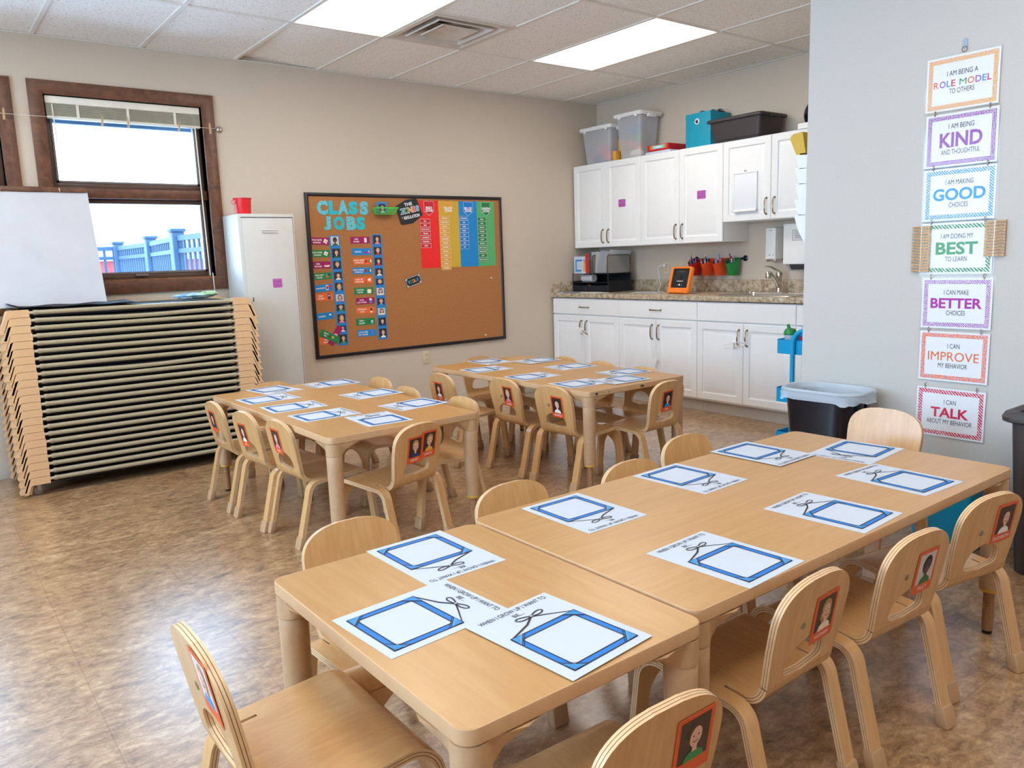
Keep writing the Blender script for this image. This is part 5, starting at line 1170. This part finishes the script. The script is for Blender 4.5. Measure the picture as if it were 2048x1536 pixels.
b = MB(); b.box(-0.075, 0.075, 0.006, 0.034, 0.008, 0.024, 'orange_foam', 0.006); b.box(-0.11, -0.075, 0.002, 0.036, -0.016, 0.022, 'orange_foam', 0.008); b.box(0.075, 0.11, 0.002, 0.036, -0.016, 0.022, 'orange_foam', 0.008); b.build('stand_foot', t)
b = MB(); b.box(-0.08, 0.08, 0.006, 0.020, -0.09, -0.016, 'orange_foam', 0.005, T=Matrix.Rotation(-0.26, 4, 'X')); b.build('back_stand', t)
# letter organiser with papers
t = thing('desk_organizer', 'black mesh desk organizer in the corner of the countertop', 'organizer', tl(-0.26, -0.30, 0.9145))
b = MB()
for zz in (0.004, 0.085, 0.165): b.box(-0.15, 0.15, -0.235, 0.235, zz, zz+0.004, 'black_frame')
b.build('shelf', t)
b = MB(); b.box(-0.15, 0.15, -0.238, -0.234, 0.0, 0.10, 'cot_mesh'); b.box(-0.15, 0.15, 0.234, 0.238, 0.0, 0.10, 'cot_mesh'); b.box(0.147, 0.15, -0.235, 0.235, 0.0, 0.165, 'cot_mesh'); b.box(-0.150, -0.147, -0.235, 0.235, 0.0, 0.062, 'cot_mesh'); b.build('mesh_side', t)
b = MB()
for x in (-0.149, 0.149):
    for y in (-0.236, 0.236): b.tube([(x, y, 0), (x, y, 0.17)], 0.004, 'black_frame', 8)
b.tube([(-0.149, -0.236, 0.10), (0.149, -0.236, 0.10)], 0.004, 'black_frame', 8); b.build('wire_frame', t)
for y in (-0.225, -0.03):
    b = MB(); T = frame((-1, 0, 0), (0, 0, 1), (0, 1, 0), (0, y, 0.17))
    P = rrect(-0.145, 0.145, 0.0, 0.165, 0.02); b.stroke(P, 0.006, 'black_frame', 0.0, T, True); b.stroke(P, 0.006, 'black_frame', -0.002, T, True); b.prism(P, -0.0012, -0.0008, 'caster_grey', T); b.build('divider', t)
def leaf(x, y, z, w, h, ry, m_, label, border=None, bend=0.0, rz=0.0):
    b = MB(); n = 8; vs = []
    for i in range(n+1):
        u = i/n
        for s in (0, 1): vs.append((lerp(-w/2, w/2, s), bend*u*u, h*u))
    fs = [(2*i, 2*i+1, 2*i+3, 2*i+2) for i in range(n)]
    b.add(vs+[(p[0], p[1]+0.0008, p[2]) for p in vs], fs+[tuple(k+len(vs) for k in f[::-1]) for f in fs], m_)
    if border: b.frame2d(-w/2+0.02, w/2-0.02, 0.02, h-0.03, 0.015, border, 0.001, frame((1, 0, 0), (0, 0, 1), (0, -1, 0)))
    o = b.build('paper_sheet', smooth=0); o.matrix_world = tl(x, y, z) @ rotz(rz) @ Matrix.Rotation(ry, 4, 'Y'); tag(o, label, 'paper', 'papers filed in the desk organizer'); return o
zz = 0.9145+0.1705
leaf(-0.392, -0.150, zz, 0.17, 0.160, -0.0, 'paper', 'white sheet with a blue border at the left of the organizer', 'c_blue', 0.0, -PI/2)
leaf(-0.399, -0.215, zz, 0.075, 0.150, 0.05, 'paper', 'white sheet with a gold heading filed in the organizer', 'c_gold', 0.015, -PI/2+0.2)
leaf(-0.405, -0.262, zz, 0.036, 0.180, -0.02, 'c_deepred', 'narrow dark red folder standing in the organizer', None, 0.0, -PI/2+0.3)
for i, (yy, hh, m_, lab) in enumerate(((-0.30, 0.198, 'paper', 'white file sheet standing in the organizer beside the red folder'), (-0.345, 0.195, 'paper_grey', 'grey-white file sheet standing in the middle of the organizer'), (-0.39, 0.200, 'paper', 'white file sheet bending outward at the middle of the organizer'), (-0.44, 0.190, 'paper_grey', 'pale sheet before the right mesh divider of the organizer'))):
    leaf(-0.26, yy, zz, 0.25, hh, 0.03*i, m_, lab, None, -0.010*i)
leaf(-0.25, -0.49, zz, 0.27, 0.205, 0.06, 'paper', 'white sheet with a crimson border sticking out right of the organizer', 'c_crimson', -0.04)
t = thing('tissue_roll', 'white paper roll lying on the middle shelf of the organizer', 'roll', tl(-0.33, -0.20, 0.9145+0.089+0.037) @ frame((1, 0, 0), (0, 0, 1), (0, -1, 0)))
b = MB(); b.lathe([(0.012, -0.075), (0.034, -0.075), (0.037, -0.065), (0.037, 0.065), (0.034, 0.075), (0.012, 0.075)], 'paper_grey', 22); b.build('roll', t)
t = thing('toy_figure', 'small red and orange toy on the lowest shelf of the organizer', 'toy', tl(-0.38, -0.24, 0.9145+0.0085))
b = MB(); lump(b, 0, 0, 0.020, 0.03, 0.018, 0.020, 'c_deepred', 9); b.build('body', t); b = MB(); lump(b, 0.005, -0.012, 0.046, 0.016, 0.014, 0.012, 'c_tangerine', 4); b.build('head', t)
for i, (x, y, r, w, d, m_, lab) in enumerate(((-0.50, -0.17, 0.15, 0.13, 0.25, 'paper', 'white folder lying at the left end of the countertop'), (-0.50, -0.44, -0.2, 0.16, 0.27, 'paper_grey', 'white papers lying before the desk organizer'), (-0.33, -0.93, 0.4, 0.2, 0.27, 'paper', 'white sheet lying on the countertop left of the tablet'))):
    b = MB(); b.box(-w/2, w/2, -d/2, d/2, 0, 0.004 if i < 2 else 0.001, m_); 
    if i == 0: b.box(-w/2-0.004, -w/2+0.012, -d/2, d/2-0.05, 0.004, 0.007, 'black_plastic')
    o = b.build('loose_paper', smooth=0); o.matrix_world = tl(x, y, 0.9145) @ rotz(r); tag(o, lab, 'paper')
# cabinet locks
for (y, z, rot, lab) in ((-0.475, 0.575, -0.35, 'white child lock hanging from the handles of the corner base cabinet'), (-1.335, 0.47, -1.571, 'white child lock hanging straight down on the middle base cabinet'), (-2.12, 0.565, 0.18, 'white child lock across the handles of the sink cabinet')):
    t = thing('cabinet_lock', lab, 'lock', on_right(-0.676, y, z) @ rotz(rot), 'white child locks on the base cabinets')
    b = MB(); 
    for s in (-1, 1): b.tube([(-0.10 if abs(rot) < 1 else -0.02, s*0.014, 0), (0.075 if abs(rot) < 1 else 0.11, s*0.014, 0)], 0.0032, 'white_plastic', 8)
    b.tube([(0.075 if abs(rot) < 1 else -0.02, 0.014*math.cos(a), 0.0) if False else ((0.075 if abs(rot) < 1 else -0.02)+(1 if abs(rot) < 1 else -1)*0.014*math.sin(a), 0.014*math.cos(a), 0) for a in [PI*i/8 for i in range(9)]], 0.0032, 'white_plastic', 8); b.build('band', t)
    b = MB(); b.prism(rrect(-0.022, 0.022, -0.024, 0.024, 0.012), -0.010, 0.010, 'white_plastic', tl(-0.03 if abs(rot) < 1 else 0.09, 0, 0)); b.build('catch', t)
# small whiteboard on the sink cabinet door
t = thing('small_whiteboard', 'small blank whiteboard hung on the white upper cabinet door', 'whiteboard', on_right(-0.3395, -1.951, 1.69))
b = MB(); b.box(-0.100, 0.100, -0.135, 0.135, 0, 0.006, 'poster_paper', 0.001); b.build('board', t)
b = MB(); 
for a in ((-0.106, -0.098, -0.141, 0.141), (0.098, 0.106, -0.141, 0.141), (-0.106, 0.106, -0.141, -0.133), (-0.106, 0.106, 0.133, 0.141)): b.box(*a, 0, 0.010, 'white_plastic', 0.002)
b.build('frame', t); b = MB(); b.box(-0.012, 0.012, 0.139, 0.162, 0, 0.006, 'white_plastic', 0.002); b.lathe([(0.006, 0.006), (0.006, 0.009)], 'caster_grey', 12, T=tl(0, 0.152, 0)); b.build('hanger', t)
b = MB(); b.box(-0.106, 0.106, -0.150, -0.139, 0.004, 0.020, 'white_plastic', 0.003); b.build('pen_tray', t)

# ------------------------------------------------------------------ on top of the upper cabinets
ZT = 2.0805
def tote(y0, y1, x0, x1, h, label, fill, seed):
    t = thing('storage_tote', label, 'storage tote', tl((x0+x1)/2, (y0+y1)/2, ZT), 'frosted totes on top of the cabinets')
    w, d = (y0-y1)/2, (x1-x0)/2
    def R(e, z, r=0.03): return [(x, y, z) for x, y in rrect(-d-e, d+e, -w-e, w+e, r, 5)]
    b = MB(); b.loft([R(-0.045, 0.0), R(-0.040, 0.004), R(-0.012, h-0.03)], 'tote_plastic', True, False); b.build('tub', t)
    b = MB(); b.loft([R(-0.012, h-0.035), R(0.004, h-0.034), R(0.004, h-0.024), R(0.010, h-0.022), R(0.010, h-0.008), R(0.0, h), R(-0.02, h-0.004)], 'white_plastic', False, True)
    for s in (-1, 1): b.box(-0.05, 0.05, s*(w+0.006)-0.012, s*(w+0.006)+0.012, h-0.05, h-0.022, 'white_plastic', 0.004)
    b.box(-d-0.012, -d+0.006, w-0.09, w-0.06, h-0.05, h-0.020, 'white_plastic', 0.003); b.box(-d-0.012, -d+0.006, -w+0.03, -w+0.06, h-0.05, h-0.020, 'white_plastic', 0.003); b.build('lid', t)
    rnd = random.Random(seed)
    for (m_, fx, fy, fz, s) in fill:
        b = MB(); lump(b, fx*d*0.45, fy*w*0.45, 0.012+s*0.75+fz*h*0.5, s*1.1, s*1.2, s*0.7, m_, rnd.randint(0, 99)); o = b.build('toy_filling', smooth=60)
        o.matrix_world = tl((x0+x1)/2, (y0+y1)/2, ZT); tag(o, 'soft '+m_.replace('c_', '')+' toy showing blurred through the frosted tote, '+('corner' if seed == 1 else 'middle')+' tote', 'toy', 'toys inside the frosted totes')
tote(-0.075, -0.475, -0.30, -0.03, 0.335, 'frosted storage tote in the corner on top of the cabinets, the lower one', [('c_red', -0.08, -0.7, 0.05, 0.058), ('c_navy', -0.05, 0.6, 0.0, 0.056), ('c_pink', -0.15, 0.1, 0.5, 0.058), ('c_sky', -0.05, 0.0, 0.0, 0.05)], 1)
tote(-0.530, -0.850, -0.31, -0.03, 0.390, 'taller frosted storage tote on the cabinets, between the first tote and the board game', [('c_pink', -0.1, 0.5, 0.42, 0.060), ('c_cream', -0.05, 0.0, 0.0, 0.056), ('c_leaf', 0.0, -0.5, 0.6, 0.062), ('c_sky', -0.1, 0.3, 1.0, 0.062), ('c_tangerine', -0.05, -0.3, 0.28, 0.05)], 2)
def boxthing(name, label, cat, x0, x1, y0, y1, z0, z1, m_, rz=0.0, fn=None, group=None, bev=0.002):
    cx, cy = (x0+x1)/2, (y0+y1)/2
    t = thing(name, label, cat, tl(cx, cy, z0) @ rotz(rz), group); b = MB(); b.box(x0-cx, x1-cx, y0-cy, y1-cy, 0, (z1-z0)*0.72, m_, bev); b.build('box_base', t)
    b = MB(); e = 0.0015; b.box(x0-cx-e, x1-cx+e, y0-cy-e, y1-cy+e, (z1-z0)*0.25, z1-z0, m_, bev)
    if fn: fn(b, (x0-cx-e-0.0005, 0, (z1-z0)*0.62))
    b.build('lid', t); return t
def spine(b, p):
    T = on_right(*p); b.rect(-0.095, 0.095, -0.017, 0.017, 'c_tangerine', 0, T); b.rect(-0.065, 0.070, -0.014, 0.014, 'c_mint', 0.0006, T); b.text('CARIBOO', 0, 0, 0.015, 'c_white', 0.0012, T=T, bold=0.04)
boxthing('board_game', 'flat white board game box lying under the red one on the cabinets', 'board game', -0.30, -0.04, -1.175, -0.905, ZT, ZT+0.022, 'paper')
boxthing('board_game', 'red and orange board game box lying on top of the cabinets', 'board game', -0.295, -0.05, -1.155, -0.925, ZT+0.0225, ZT+0.076, 'c_deepred', fn=spine)
boxthing('small_box', 'yellow box standing upright between the two frosted totes', 'box', -0.20, -0.06, -0.508, -0.482, ZT, ZT+0.20, 'c_gold'); boxthing('small_box', 'low yellow-green box in front, between the two frosted totes', 'box', -0.27, -0.205, -0.512, -0.478, ZT, ZT+0.09, 'c_amber')
t = thing('craft_box', 'tall turquoise cardboard box with one googly eye on top of the cabinets', 'box', tl(-0.155, -1.448, ZT))
b = MB(); b.box(-0.125, 0.125, -0.125, 0.125, 0, 0.268, 'teal_box', 0.002); b.build('carton', t)
b = MB(); T = on_right(-0.1255, 0.008, 0.202); b.lathe([(0.023, 0), (0.023, 0.002), (0.020, 0.004)], 'white_plastic', 22, T=T); b.ell(0.001, -0.001, 0.014, 0.015, 'ink', 0.0045, 18, T=T); b.ell(0.004, 0.004, 0.003, 0.003, 'c_white', 0.005, 8, T=T); b.build('googly_eye', t)
b = MB()
rnd = random.Random(3)
for i in range(9): 
    x, y = rnd.uniform(-0.10, 0.10), rnd.uniform(-0.11, 0.0); b.prism([(x-0.03, y-0.02), (x+0.03, y-0.015), (x+0.02, y+0.02), (x-0.02, y+0.018)], 0.268+0.003*i, 0.272+0.003*i, ['paper', 'c_leaf', 'ink', 'paper'][i % 4])
b.build('paper_scraps', t)
t = thing('storage_tray', 'wide dark brown plastic tray tub overhanging the front of the upper cabinets', 'tray', tl(-0.215, -1.862, ZT))
def R2(e, z, r=0.025): return [(x, y, z) for x, y in rrect(-0.165-e, 0.165+e, -0.240-e, 0.240+e, r, 5)]
b = MB(); b.loft([R2(-0.035, 0.0), R2(-0.032, 0.012), R2(-0.026, 0.014), R2(-0.008, 0.150)], 'tray_black', True, False); b.loft([R2(-0.011, 0.150), R2(-0.036, 0.016)], 'tray_black', False, True); b.build('tub', t)
b = MB(); b.loft([R2(-0.011, 0.146), R2(0.006, 0.146), R2(0.010, 0.150), R2(0.010, 0.164), R2(0.004, 0.170), R2(-0.012, 0.170), R2(-0.012, 0.146)], 'tray_black', False, False); b.box(-0.05, 0.05, -0.262, -0.236, 0.140, 0.150, 'tray_black', 0.003); b.box(-0.05, 0.05, 0.236, 0.262, 0.140, 0.150, 'tray_black', 0.003); b.build('rim', t)
t = thing('shallow_tray', 'white shallow tray corner on top of the cabinets at the grey wall edge', 'tray', tl(-0.19, -2.49, ZT))
def R7(e, z): return [(x, y, z) for x, y in rrect(-0.15+e, 0.15-e, -0.11+e, 0.11-e, 0.006, 3)]
b = MB(); b.loft([R7(0.010, 0.005), R7(0.008, 0.004)], 'white_plastic', True, True); b.build('floor_panel', t)
b = MB(); b.loft([R7(0.0, 0.0), R7(0.0, 0.038), R7(0.007, 0.038), R7(0.007, 0.003)], 'white_plastic', True, False); b.build('side_wall', t)
t = thing('black_bowl', 'round black bowl standing on edge at the grey wall edge above the cabinets', 'bowl', tl(-0.10, -2.402, ZT+0.0065+0.118) @ Matrix.Rotation(-PI/2, 4, 'Y'))
b = MB(); b.lathe([(0.115, 0.0), (0.118, 0.003), (0.108, 0.03), (0.080, 0.058), (0.040, 0.070), (0.0, 0.072)], 'black_plastic', 32, cap0=False, cap1=False); b.lathe([(0.112, 0.002), (0.104, 0.028), (0.076, 0.054), (0.0, 0.066)], 'black_plastic', 32, cap0=False, cap1=False); b.build('shell', t)

# ------------------------------------------------------------------ file rack on the return wall, cart behind it
t = thing('wall_file_rack', 'white paper file rack seen edge-on at the grey wall corner', 'file rack', frame((-1, 0, 0), (0, 0, 1), (0, 1, 0), (-1.86, YR, 0)))
b = MB(); b.box(-0.13, 0.13, 1.26, 1.74, 0, 0.004, 'white_plastic'); b.build('back_panel', t)
for zt, zn in ((1.690, 1.627), (1.628, 1.555), (1.556, 1.479), (1.480, 1.407), (1.408, 1.26)):
    b = MB(); b.prism([(0.004, zt), (0.074, zt+0.004), (0.048, max(zn, zt-0.074)), (0.004, zn)], -0.125, 0.125, 'poster_paper', frame((0, 0, 1), (0, 1, 0), (-1, 0, 0))); b.build('pocket', t)
for yy, zz2, m_ in ((0.060, 1.53, 'c_cream'), (0.064, 1.46, 'peg_wood')):
    b = MB(); b.prism([(yy-0.004, zz2), (yy+0.012, zz2+0.006), (yy, zz2-0.04), (yy-0.01, zz2-0.04)], -0.10, 0.122, m_, frame((0, 0, 1), (0, 1, 0), (-1, 0, 0))); b.build('filed_sheet', t)
b = MB(); T = frame((0, 0, 1), (0, 1, 0), (-1, 0, 0)); b.prism([(0.090, 1.790), (0.098, 1.792), (0.108, 1.775), (0.068, 1.690), (0.050, 1.690)], -0.118, 0.118, 'c_yellow', T); b.prism([(0.04, 1.800), (0.092, 1.795), (0.055, 1.700), (0.02, 1.700)], -0.120, 0.120, 'c_yellow', T)
o = b.build('yellow_folder', smooth=0); o.matrix_world = frame((-1, 0, 0), (0, 0, 1), (0, 1, 0), (-1.86, YR, 0)); tag(o, 'mustard yellow folder in the top pocket of the wall file rack', 'folder')
t = thing('utility_cart', 'turquoise metal three-tier cart half hidden behind the grey wall', 'cart', tl(-1.225, -3.165, 0))
for z in (0.075, 0.345, 0.635):
    b = MB(); 
    def R3(e, zz3): return [(x, y, zz3) for x, y in rrect(-0.175-e, 0.175+e, -0.215-e, 0.215+e, 0.02, 4)]
    b.loft([R3(0, z), R3(0, z+0.082), R3(0.003, z+0.085), R3(-0.003, z+0.085), R3(-0.003, z+0.003)], 'turquoise', True, True); b.build('tray', t)
for x in (-0.178,):
    b = MB(); P = [(x-0.010, 0.095, 0.06)]+[(x-0.010, 0.095, 0.3), (x-0.010, 0.095, 0.70)]+[(x-0.010, 0.0+0.095*math.cos(a), 0.70+0.085*math.sin(a)) for a in [PI*i/12 for i in range(1, 12)]]+[(x-0.010, -0.095, 0.70), (x-0.010, -0.095, 0.06)]; b.tube(P, 0.0135, 'turquoise', 14); b.build('handle_frame', t)
b = MB(); P = [(0.188, 0.095, 0.06), (0.188, 0.095, 0.70)]+[(0.188, 0.095*math.cos(a), 0.70+0.085*math.sin(a)) for a in [PI*i/12 for i in range(1, 12)]]+[(0.188, -0.095, 0.70), (0.188, -0.095, 0.06)]; b.tube(P, 0.0135, 'turquoise', 14); b.build('handle_frame', t)
for x in (-0.15, 0.15):
    for y in (-0.18, 0.18):
        b = MB(); b.lathe([(0.024, -0.010), (0.026, 0.0), (0.024, 0.010)], 'black_rubber', 18, T=frame((1, 0, 0), (0, 0, 1), (0, -1, 0), (x, y, 0.026))); b.tube([(x, y, 0.046), (x, y, 0.076)], 0.006, 'steel', 8); b.build('caster', t)
def bottle(x, y, label, body, cap, h=0.10, r=0.034, spout=True):
    t = thing('sippy_cup', label, 'cup', tl(x, y, 0.6385), 'drinking cups in the turquoise cart')
    b = MB(); b.lathe([(r*0.8, 0), (r*0.86, 0.006), (r, h)], body, 20); b.build('cup_body', t)
    b = MB(); b.lathe([(r*1.06, h), (r*1.10, h+0.006), (r*1.10, h+0.016), (r*0.85, h+0.034), (r*0.3, h+0.040)], cap, 20); b.tube([(-0.004, 0.004, h+0.034), (-0.006, 0.010, h+0.055), (-0.006, 0.012, h+0.062)], [0.011, 0.009, 0.009], cap, 10); b.build('lid', t)
mat('cup_pinkred', (206, 50, 96), 0.35)
bottle(-1.34, -3.005, 'clear blue sippy cup with a green spout lid in the cart', 'bottle_clear', 'cup_green', 0.105); bottle(-1.29, -3.075, 'pink cup with a blue spout lid in the cart', 'cup_pinkred', 'c_blue', 0.095); bottle(-1.27, -3.16, 'cup with a magenta lid in the cart, cut off by the wall', 'bottle_clear', 'c_violet', 0.125)

# ------------------------------------------------------------------ bins along the grey wall
t = thing('trash_can', 'black trash can with a white plastic liner in front of the grey wall', 'trash can', tl(-2.175, -3.745, 0))
def R4(e, z, r=0.07): return [(x, y, z) for x, y in rrect(-0.122-e, 0.122+e, -0.190-e, 0.190+e, min(r+0.035, 0.12), 9)]
b = MB(); b.loft([R4(-0.045, 0.0), R4(-0.040, 0.006), R4(-0.004, 0.585), R4(0.004, 0.588), R4(0.006, 0.604), R4(0.001, 0.606)], 'black_plastic', True, False); b.build('can_body', t)
b = MB(); rings = []; rnd = random.Random(11)
prof = [(-0.050, 0.25), (-0.030, 0.45), (-0.020, 0.590), (-0.004, 0.612), (0.009, 0.613), (0.013, 0.604), (0.011, 0.594), (0.014, 0.584), (0.013, 0.574), (0.015, 0.562)]
for k, (e, z) in enumerate(prof):
    base = R4(e, z); n = len(base); ring = []
    for j, p in enumerate(base):
        wv = (0.006 if k > 5 else (0.010 if k < 3 else 0.001))*math.sin(j*2.4+k*1.1)+(0.012*math.sin(j*0.9) if k == 9 else 0)+(0.004*math.sin(j*3.7+k) if k in (1, 2) else 0)
        s = 1+wv*2; ring.append((p[0]*s, p[1]*s, p[2]+(0.006*math.sin(j*0.7+1)+0.004*math.sin(j*1.9) if k == 9 else 0)))
    rings.append(ring)
b.loft(rings, 'bin_liner', True, False); b.build('liner', t)
b = MB(); T = frame((0.98, -0.2, 0), (0, 0, 1), (-0.2, -0.98, 0), (-0.040, -0.187, 0.490)); b.T = T; b.rect(-0.02, 0.03, -0.05, 0.035, 'c_tangerine', 0.004); b.rect(-0.016, 0.026, 0.006, 0.030, 'c_white', 0.0045); b.text('Hefty', 0.005, 0.018, 0.012, 'c_navy', 0.005, bold=0.02); b.rect(-0.016, 0.026, -0.024, -0.004, 'c_deepred', 0.0045); b.build('sticker', t, smooth=0)
t = thing('waste_bin', 'tall brown plastic trash can at the right edge of the picture', 'trash can', tl(-2.175, -4.79, 0))
def R5(e, z, r=0.05): return [(x, y, z) for x, y in rrect(-0.138-e, 0.138+e, -0.262-e, 0.262+e, r, 6)]
b = MB(); b.loft([R5(-0.045, 0.0), R5(-0.042, 0.004), R5(-0.012, 0.60), R5(-0.022, 0.60), R5(-0.05, 0.01)], 'brown_plastic', True, True); b.build('bin_body', t)
b = MB(); b.loft([R5(-0.012, 0.585), R5(0.004, 0.585), R5(0.012, 0.590), R5(0.014, 0.606), R5(0.006, 0.622), R5(-0.012, 0.628), R5(-0.030, 0.618), R5(-0.030, 0.60)], 'brown_plastic', False, False); b.build('rim', t)
b = MB(); b.T = on_right(-0.127, 0.02, 0.3); b.prism(rrect(-0.11, 0.11, -0.26, 0.10, 0.09), 0.0, 0.008, 'brown_plastic', Matrix.Rotation(-0.045, 4, 'X')); b.build('side_rib', t)
t = thing('small_bin', 'bright blue plastic bin on the floor behind the front right table', 'bin', tl(-2.175, -4.295, 0))
def R6(e, z, r=0.03): return [(x, y, z) for x, y in rrect(-0.105-e, 0.105+e, -0.125-e, 0.125+e, r, 5)]
b = MB(); b.loft([R6(-0.022, 0.0), R6(-0.018, 0.006), R6(-0.002, 0.33), R6(-0.008, 0.33), R6(-0.026, 0.01)], 'turquoise', True, True)
for dy in (-0.02, 0.02): b.box(-0.1065, -0.100, dy-0.006, dy+0.006, 0.285, 0.315, 'ink')
b.build('bin_body', t)
b = MB(); b.loft([R6(-0.002, 0.322), R6(0.008, 0.324), R6(0.010, 0.334), R6(-0.006, 0.338), R6(-0.008, 0.325)], 'turquoise', False, False); b.build('rim', t)

# ------------------------------------------------------------------ poster chain on the grey wall
POST = [(-4.187, 1.8915, 'b_gold', ['I AM BEING A', 'ROLE MODEL', 'TO OTHERS'], 'multi', 0.026, 'gold-bordered poster at the top of the wall chain', 'orange'), (-4.194, 1.667, 'b_purple', ['I AM BEING', 'KIND', 'AND THOUGHTFUL'], 'c_purple', 0.058, 'purple dotted poster, second from the top of the wall chain', ''),
        (-4.198, 1.4475, 'b_sky', ['I AM MAKING', 'GOOD', 'CHOICES'], 'c_sky', 0.048, 'blue-bordered poster, third from the top of the wall chain', ''), (-4.200, 1.2265, 'b_leaf', ['I AM DOING MY', 'BEST', 'TO LEARN'], 'c_leaf', 0.050, 'green-bordered poster with clothespins clipped to both edges', ''),
        (-4.210, 0.9975, 'b_lilac', ['I CAN MAKE', 'BETTER', 'CHOICES'], 'c_violet', 0.042, 'lilac-bordered poster, third from the bottom of the wall chain', ''), (-4.210, 0.7715, 'b_tang', ['I CAN', 'IMPROVE', 'MY BEHAVIOR'], 'c_tangerine', 0.040, 'orange-bordered poster, second from the bottom of the wall chain', ''),
        (-4.208, 0.528, 'b_crim', ['I CAN', 'TALK', 'ABOUT MY BEHAVIOR'], 'c_crimson', 0.042, 'crimson-bordered poster, lowest of the wall chain', '')]
for i, (y, z, bm_, tx, cm_, bh, lab, _) in enumerate(POST):
    t = thing('motivational_poster', lab, 'poster', on_right(XP-0.004, y, z) @ rotz(random.uniform(-0.006, 0.006)), 'chain of posters on the grey wall')
    w, h = 0.2794, 0.212; b = MB(); b.box(-w/2, w/2, -h/2, h/2, 0, 0.0008, 'poster_paper'); b.frame2d(-w/2+0.008, w/2-0.008, -h/2+0.008, h/2-0.008, 0.017, bm_, 0.0012)
    bw = {'ROLE MODEL': 0.222, 'KIND': 0.165, 'GOOD': 0.205, 'BEST': 0.165, 'BETTER': 0.205, 'IMPROVE': 0.205, 'TALK': 0.155}[tx[1]]
    lw_ = {'AND THOUGHTFUL': 0.15, 'ABOUT MY BEHAVIOR': 0.185}.get(tx[2], 0.0107*len(tx[2]))
    b.text(tx[0], 0, bh/2+0.026, 0.021, 'ink', 0.0013, width=0.0098*len(tx[0])); b.text(tx[2], 0, -bh/2-0.018, 0.021, 'ink', 0.0013, width=lw_)
    if cm_ == 'multi':
        x = -0.111
        for ch, c, a in zip('ROLE MODEL', ('tangerine', 'purple', 'sky', 'crimson', '', 'leaf', 'tangerine', 'purple', 'sky', 'crimson'), (0.022, 0.027, 0.017, 0.018, 0.012, 0.030, 0.028, 0.025, 0.018, 0.017)):
            if ch != ' ': b.text(ch, x+a/2, 0, bh, 'c_'+c, 0.0014, bold=0.0 if ch == 'M' else 0.012, width=a*0.88)
            x += a*1.04
    else: b.text(tx[1], 0, 0.002, bh, cm_, 0.0014, width=bw, bold=0.0 if 'M' in tx[1] else 0.03)
    b.build('print', t, smooth=0)
    b = MB(); b.box(-w/2-0.007, w/2+0.007, -h/2-0.007, h/2+0.007, -0.0006, -0.0002, 'clear_film'); b.rect(-w/2-0.007, w/2+0.007, -h/2-0.007, h/2+0.007, 'clear_film', 0.0024); b.build('lamination', t, smooth=0)
    if i:
        for s in (-1, 1):
            b = MB(); b.tube([(s*0.105+0.0035*math.cos(a), h/2+0.006+0.0105*math.sin(a), 0.003+0.002*math.cos(a)) for a in [2*PI*k/16 for k in range(17)]], 0.0011, 'nickel', 6, False); b.build('binder_ring', t)
t = thing('wall_hook', 'clear adhesive hook holding the poster chain', 'hook', on_right(XP, -4.19, 2.022))
b = MB(); b.prism(rrect(-0.010, 0.010, -0.006, 0.034, 0.008), 0, 0.003, 'bottle_clear'); b.build('adhesive_plate', t); b = MB(); b.tube([(0.010*math.cos(a), -0.008+0.010*math.sin(a), 0.005) for a in [2*PI*k/16 for k in range(17)]], 0.0015, 'nickel', 6, False); b.build('ring', t)
NUM = ['first', 'second', 'third', 'fourth', 'fifth', 'sixth', 'seventh', 'eighth', 'ninth', 'tenth', 'eleventh', 'twelfth', 'thirteenth', 'fourteenth', 'fifteenth', 'sixteenth']
def named_peg(y, z, s, text, label, rot):
    t = thing('clothespin', label, 'clothespin', on_right(XP-0.0095, y, z) @ rotz(rot), 'clothespins on the green poster')
    b = MB(); P = [(-s*0.036, -0.0048), (s*0.040, -0.0048), (s*0.040, 0.0048), (-s*0.036, 0.0048)]
    b.prism(P, 0.0, 0.0042, 'peg_wood'); b.prism([(s*0.0, -0.0048), (s*0.040, -0.0048), (s*0.040, 0.0048), (s*0.0, 0.0048)], -0.0080, -0.0044, 'peg_wood')
    b.text(text, s*0.022, 0, 0.0052, 'ink', 0.0046, width=min(0.0044*len(text), 0.030)); b.build('peg_halves', t, smooth=0)
    b = MB(); b.box(-0.0012, 0.0012, -0.0052, 0.0052, -0.006, 0.0052, 'nickel'); b.build('spring', t)
for i, nm in enumerate(['Hannah', 'Reilly', 'Colin', 'Will', 'Khushi', 'Chase', 'Lynden', 'Harley', 'Telly', 'Logan T', 'Addie', 'Ava']):
    named_peg(-4.345, 1.327-0.01195*i, 1, nm, 'wooden clothespin on the right edge of the green poster, '+NUM[i]+' from the top', random.uniform(-0.02, 0.02)+0.02)
for i, nm in enumerate(['Elizabeth', 'Mason', 'Charlie', 'Connor', 'Braxton', 'Logan P', 'Savannah', 'Henry', 'Spencer', 'Olivia', 'Braelyn', 'Leah', 'Madelyn', 'Lex', 'Jonathan', 'Norah']):
    named_peg(-4.060, 1.318-0.0122*i, -1, nm, 'wooden clothespin on the left edge of the green poster, '+NUM[i]+' from the top', random.uniform(-0.03, 0.03))
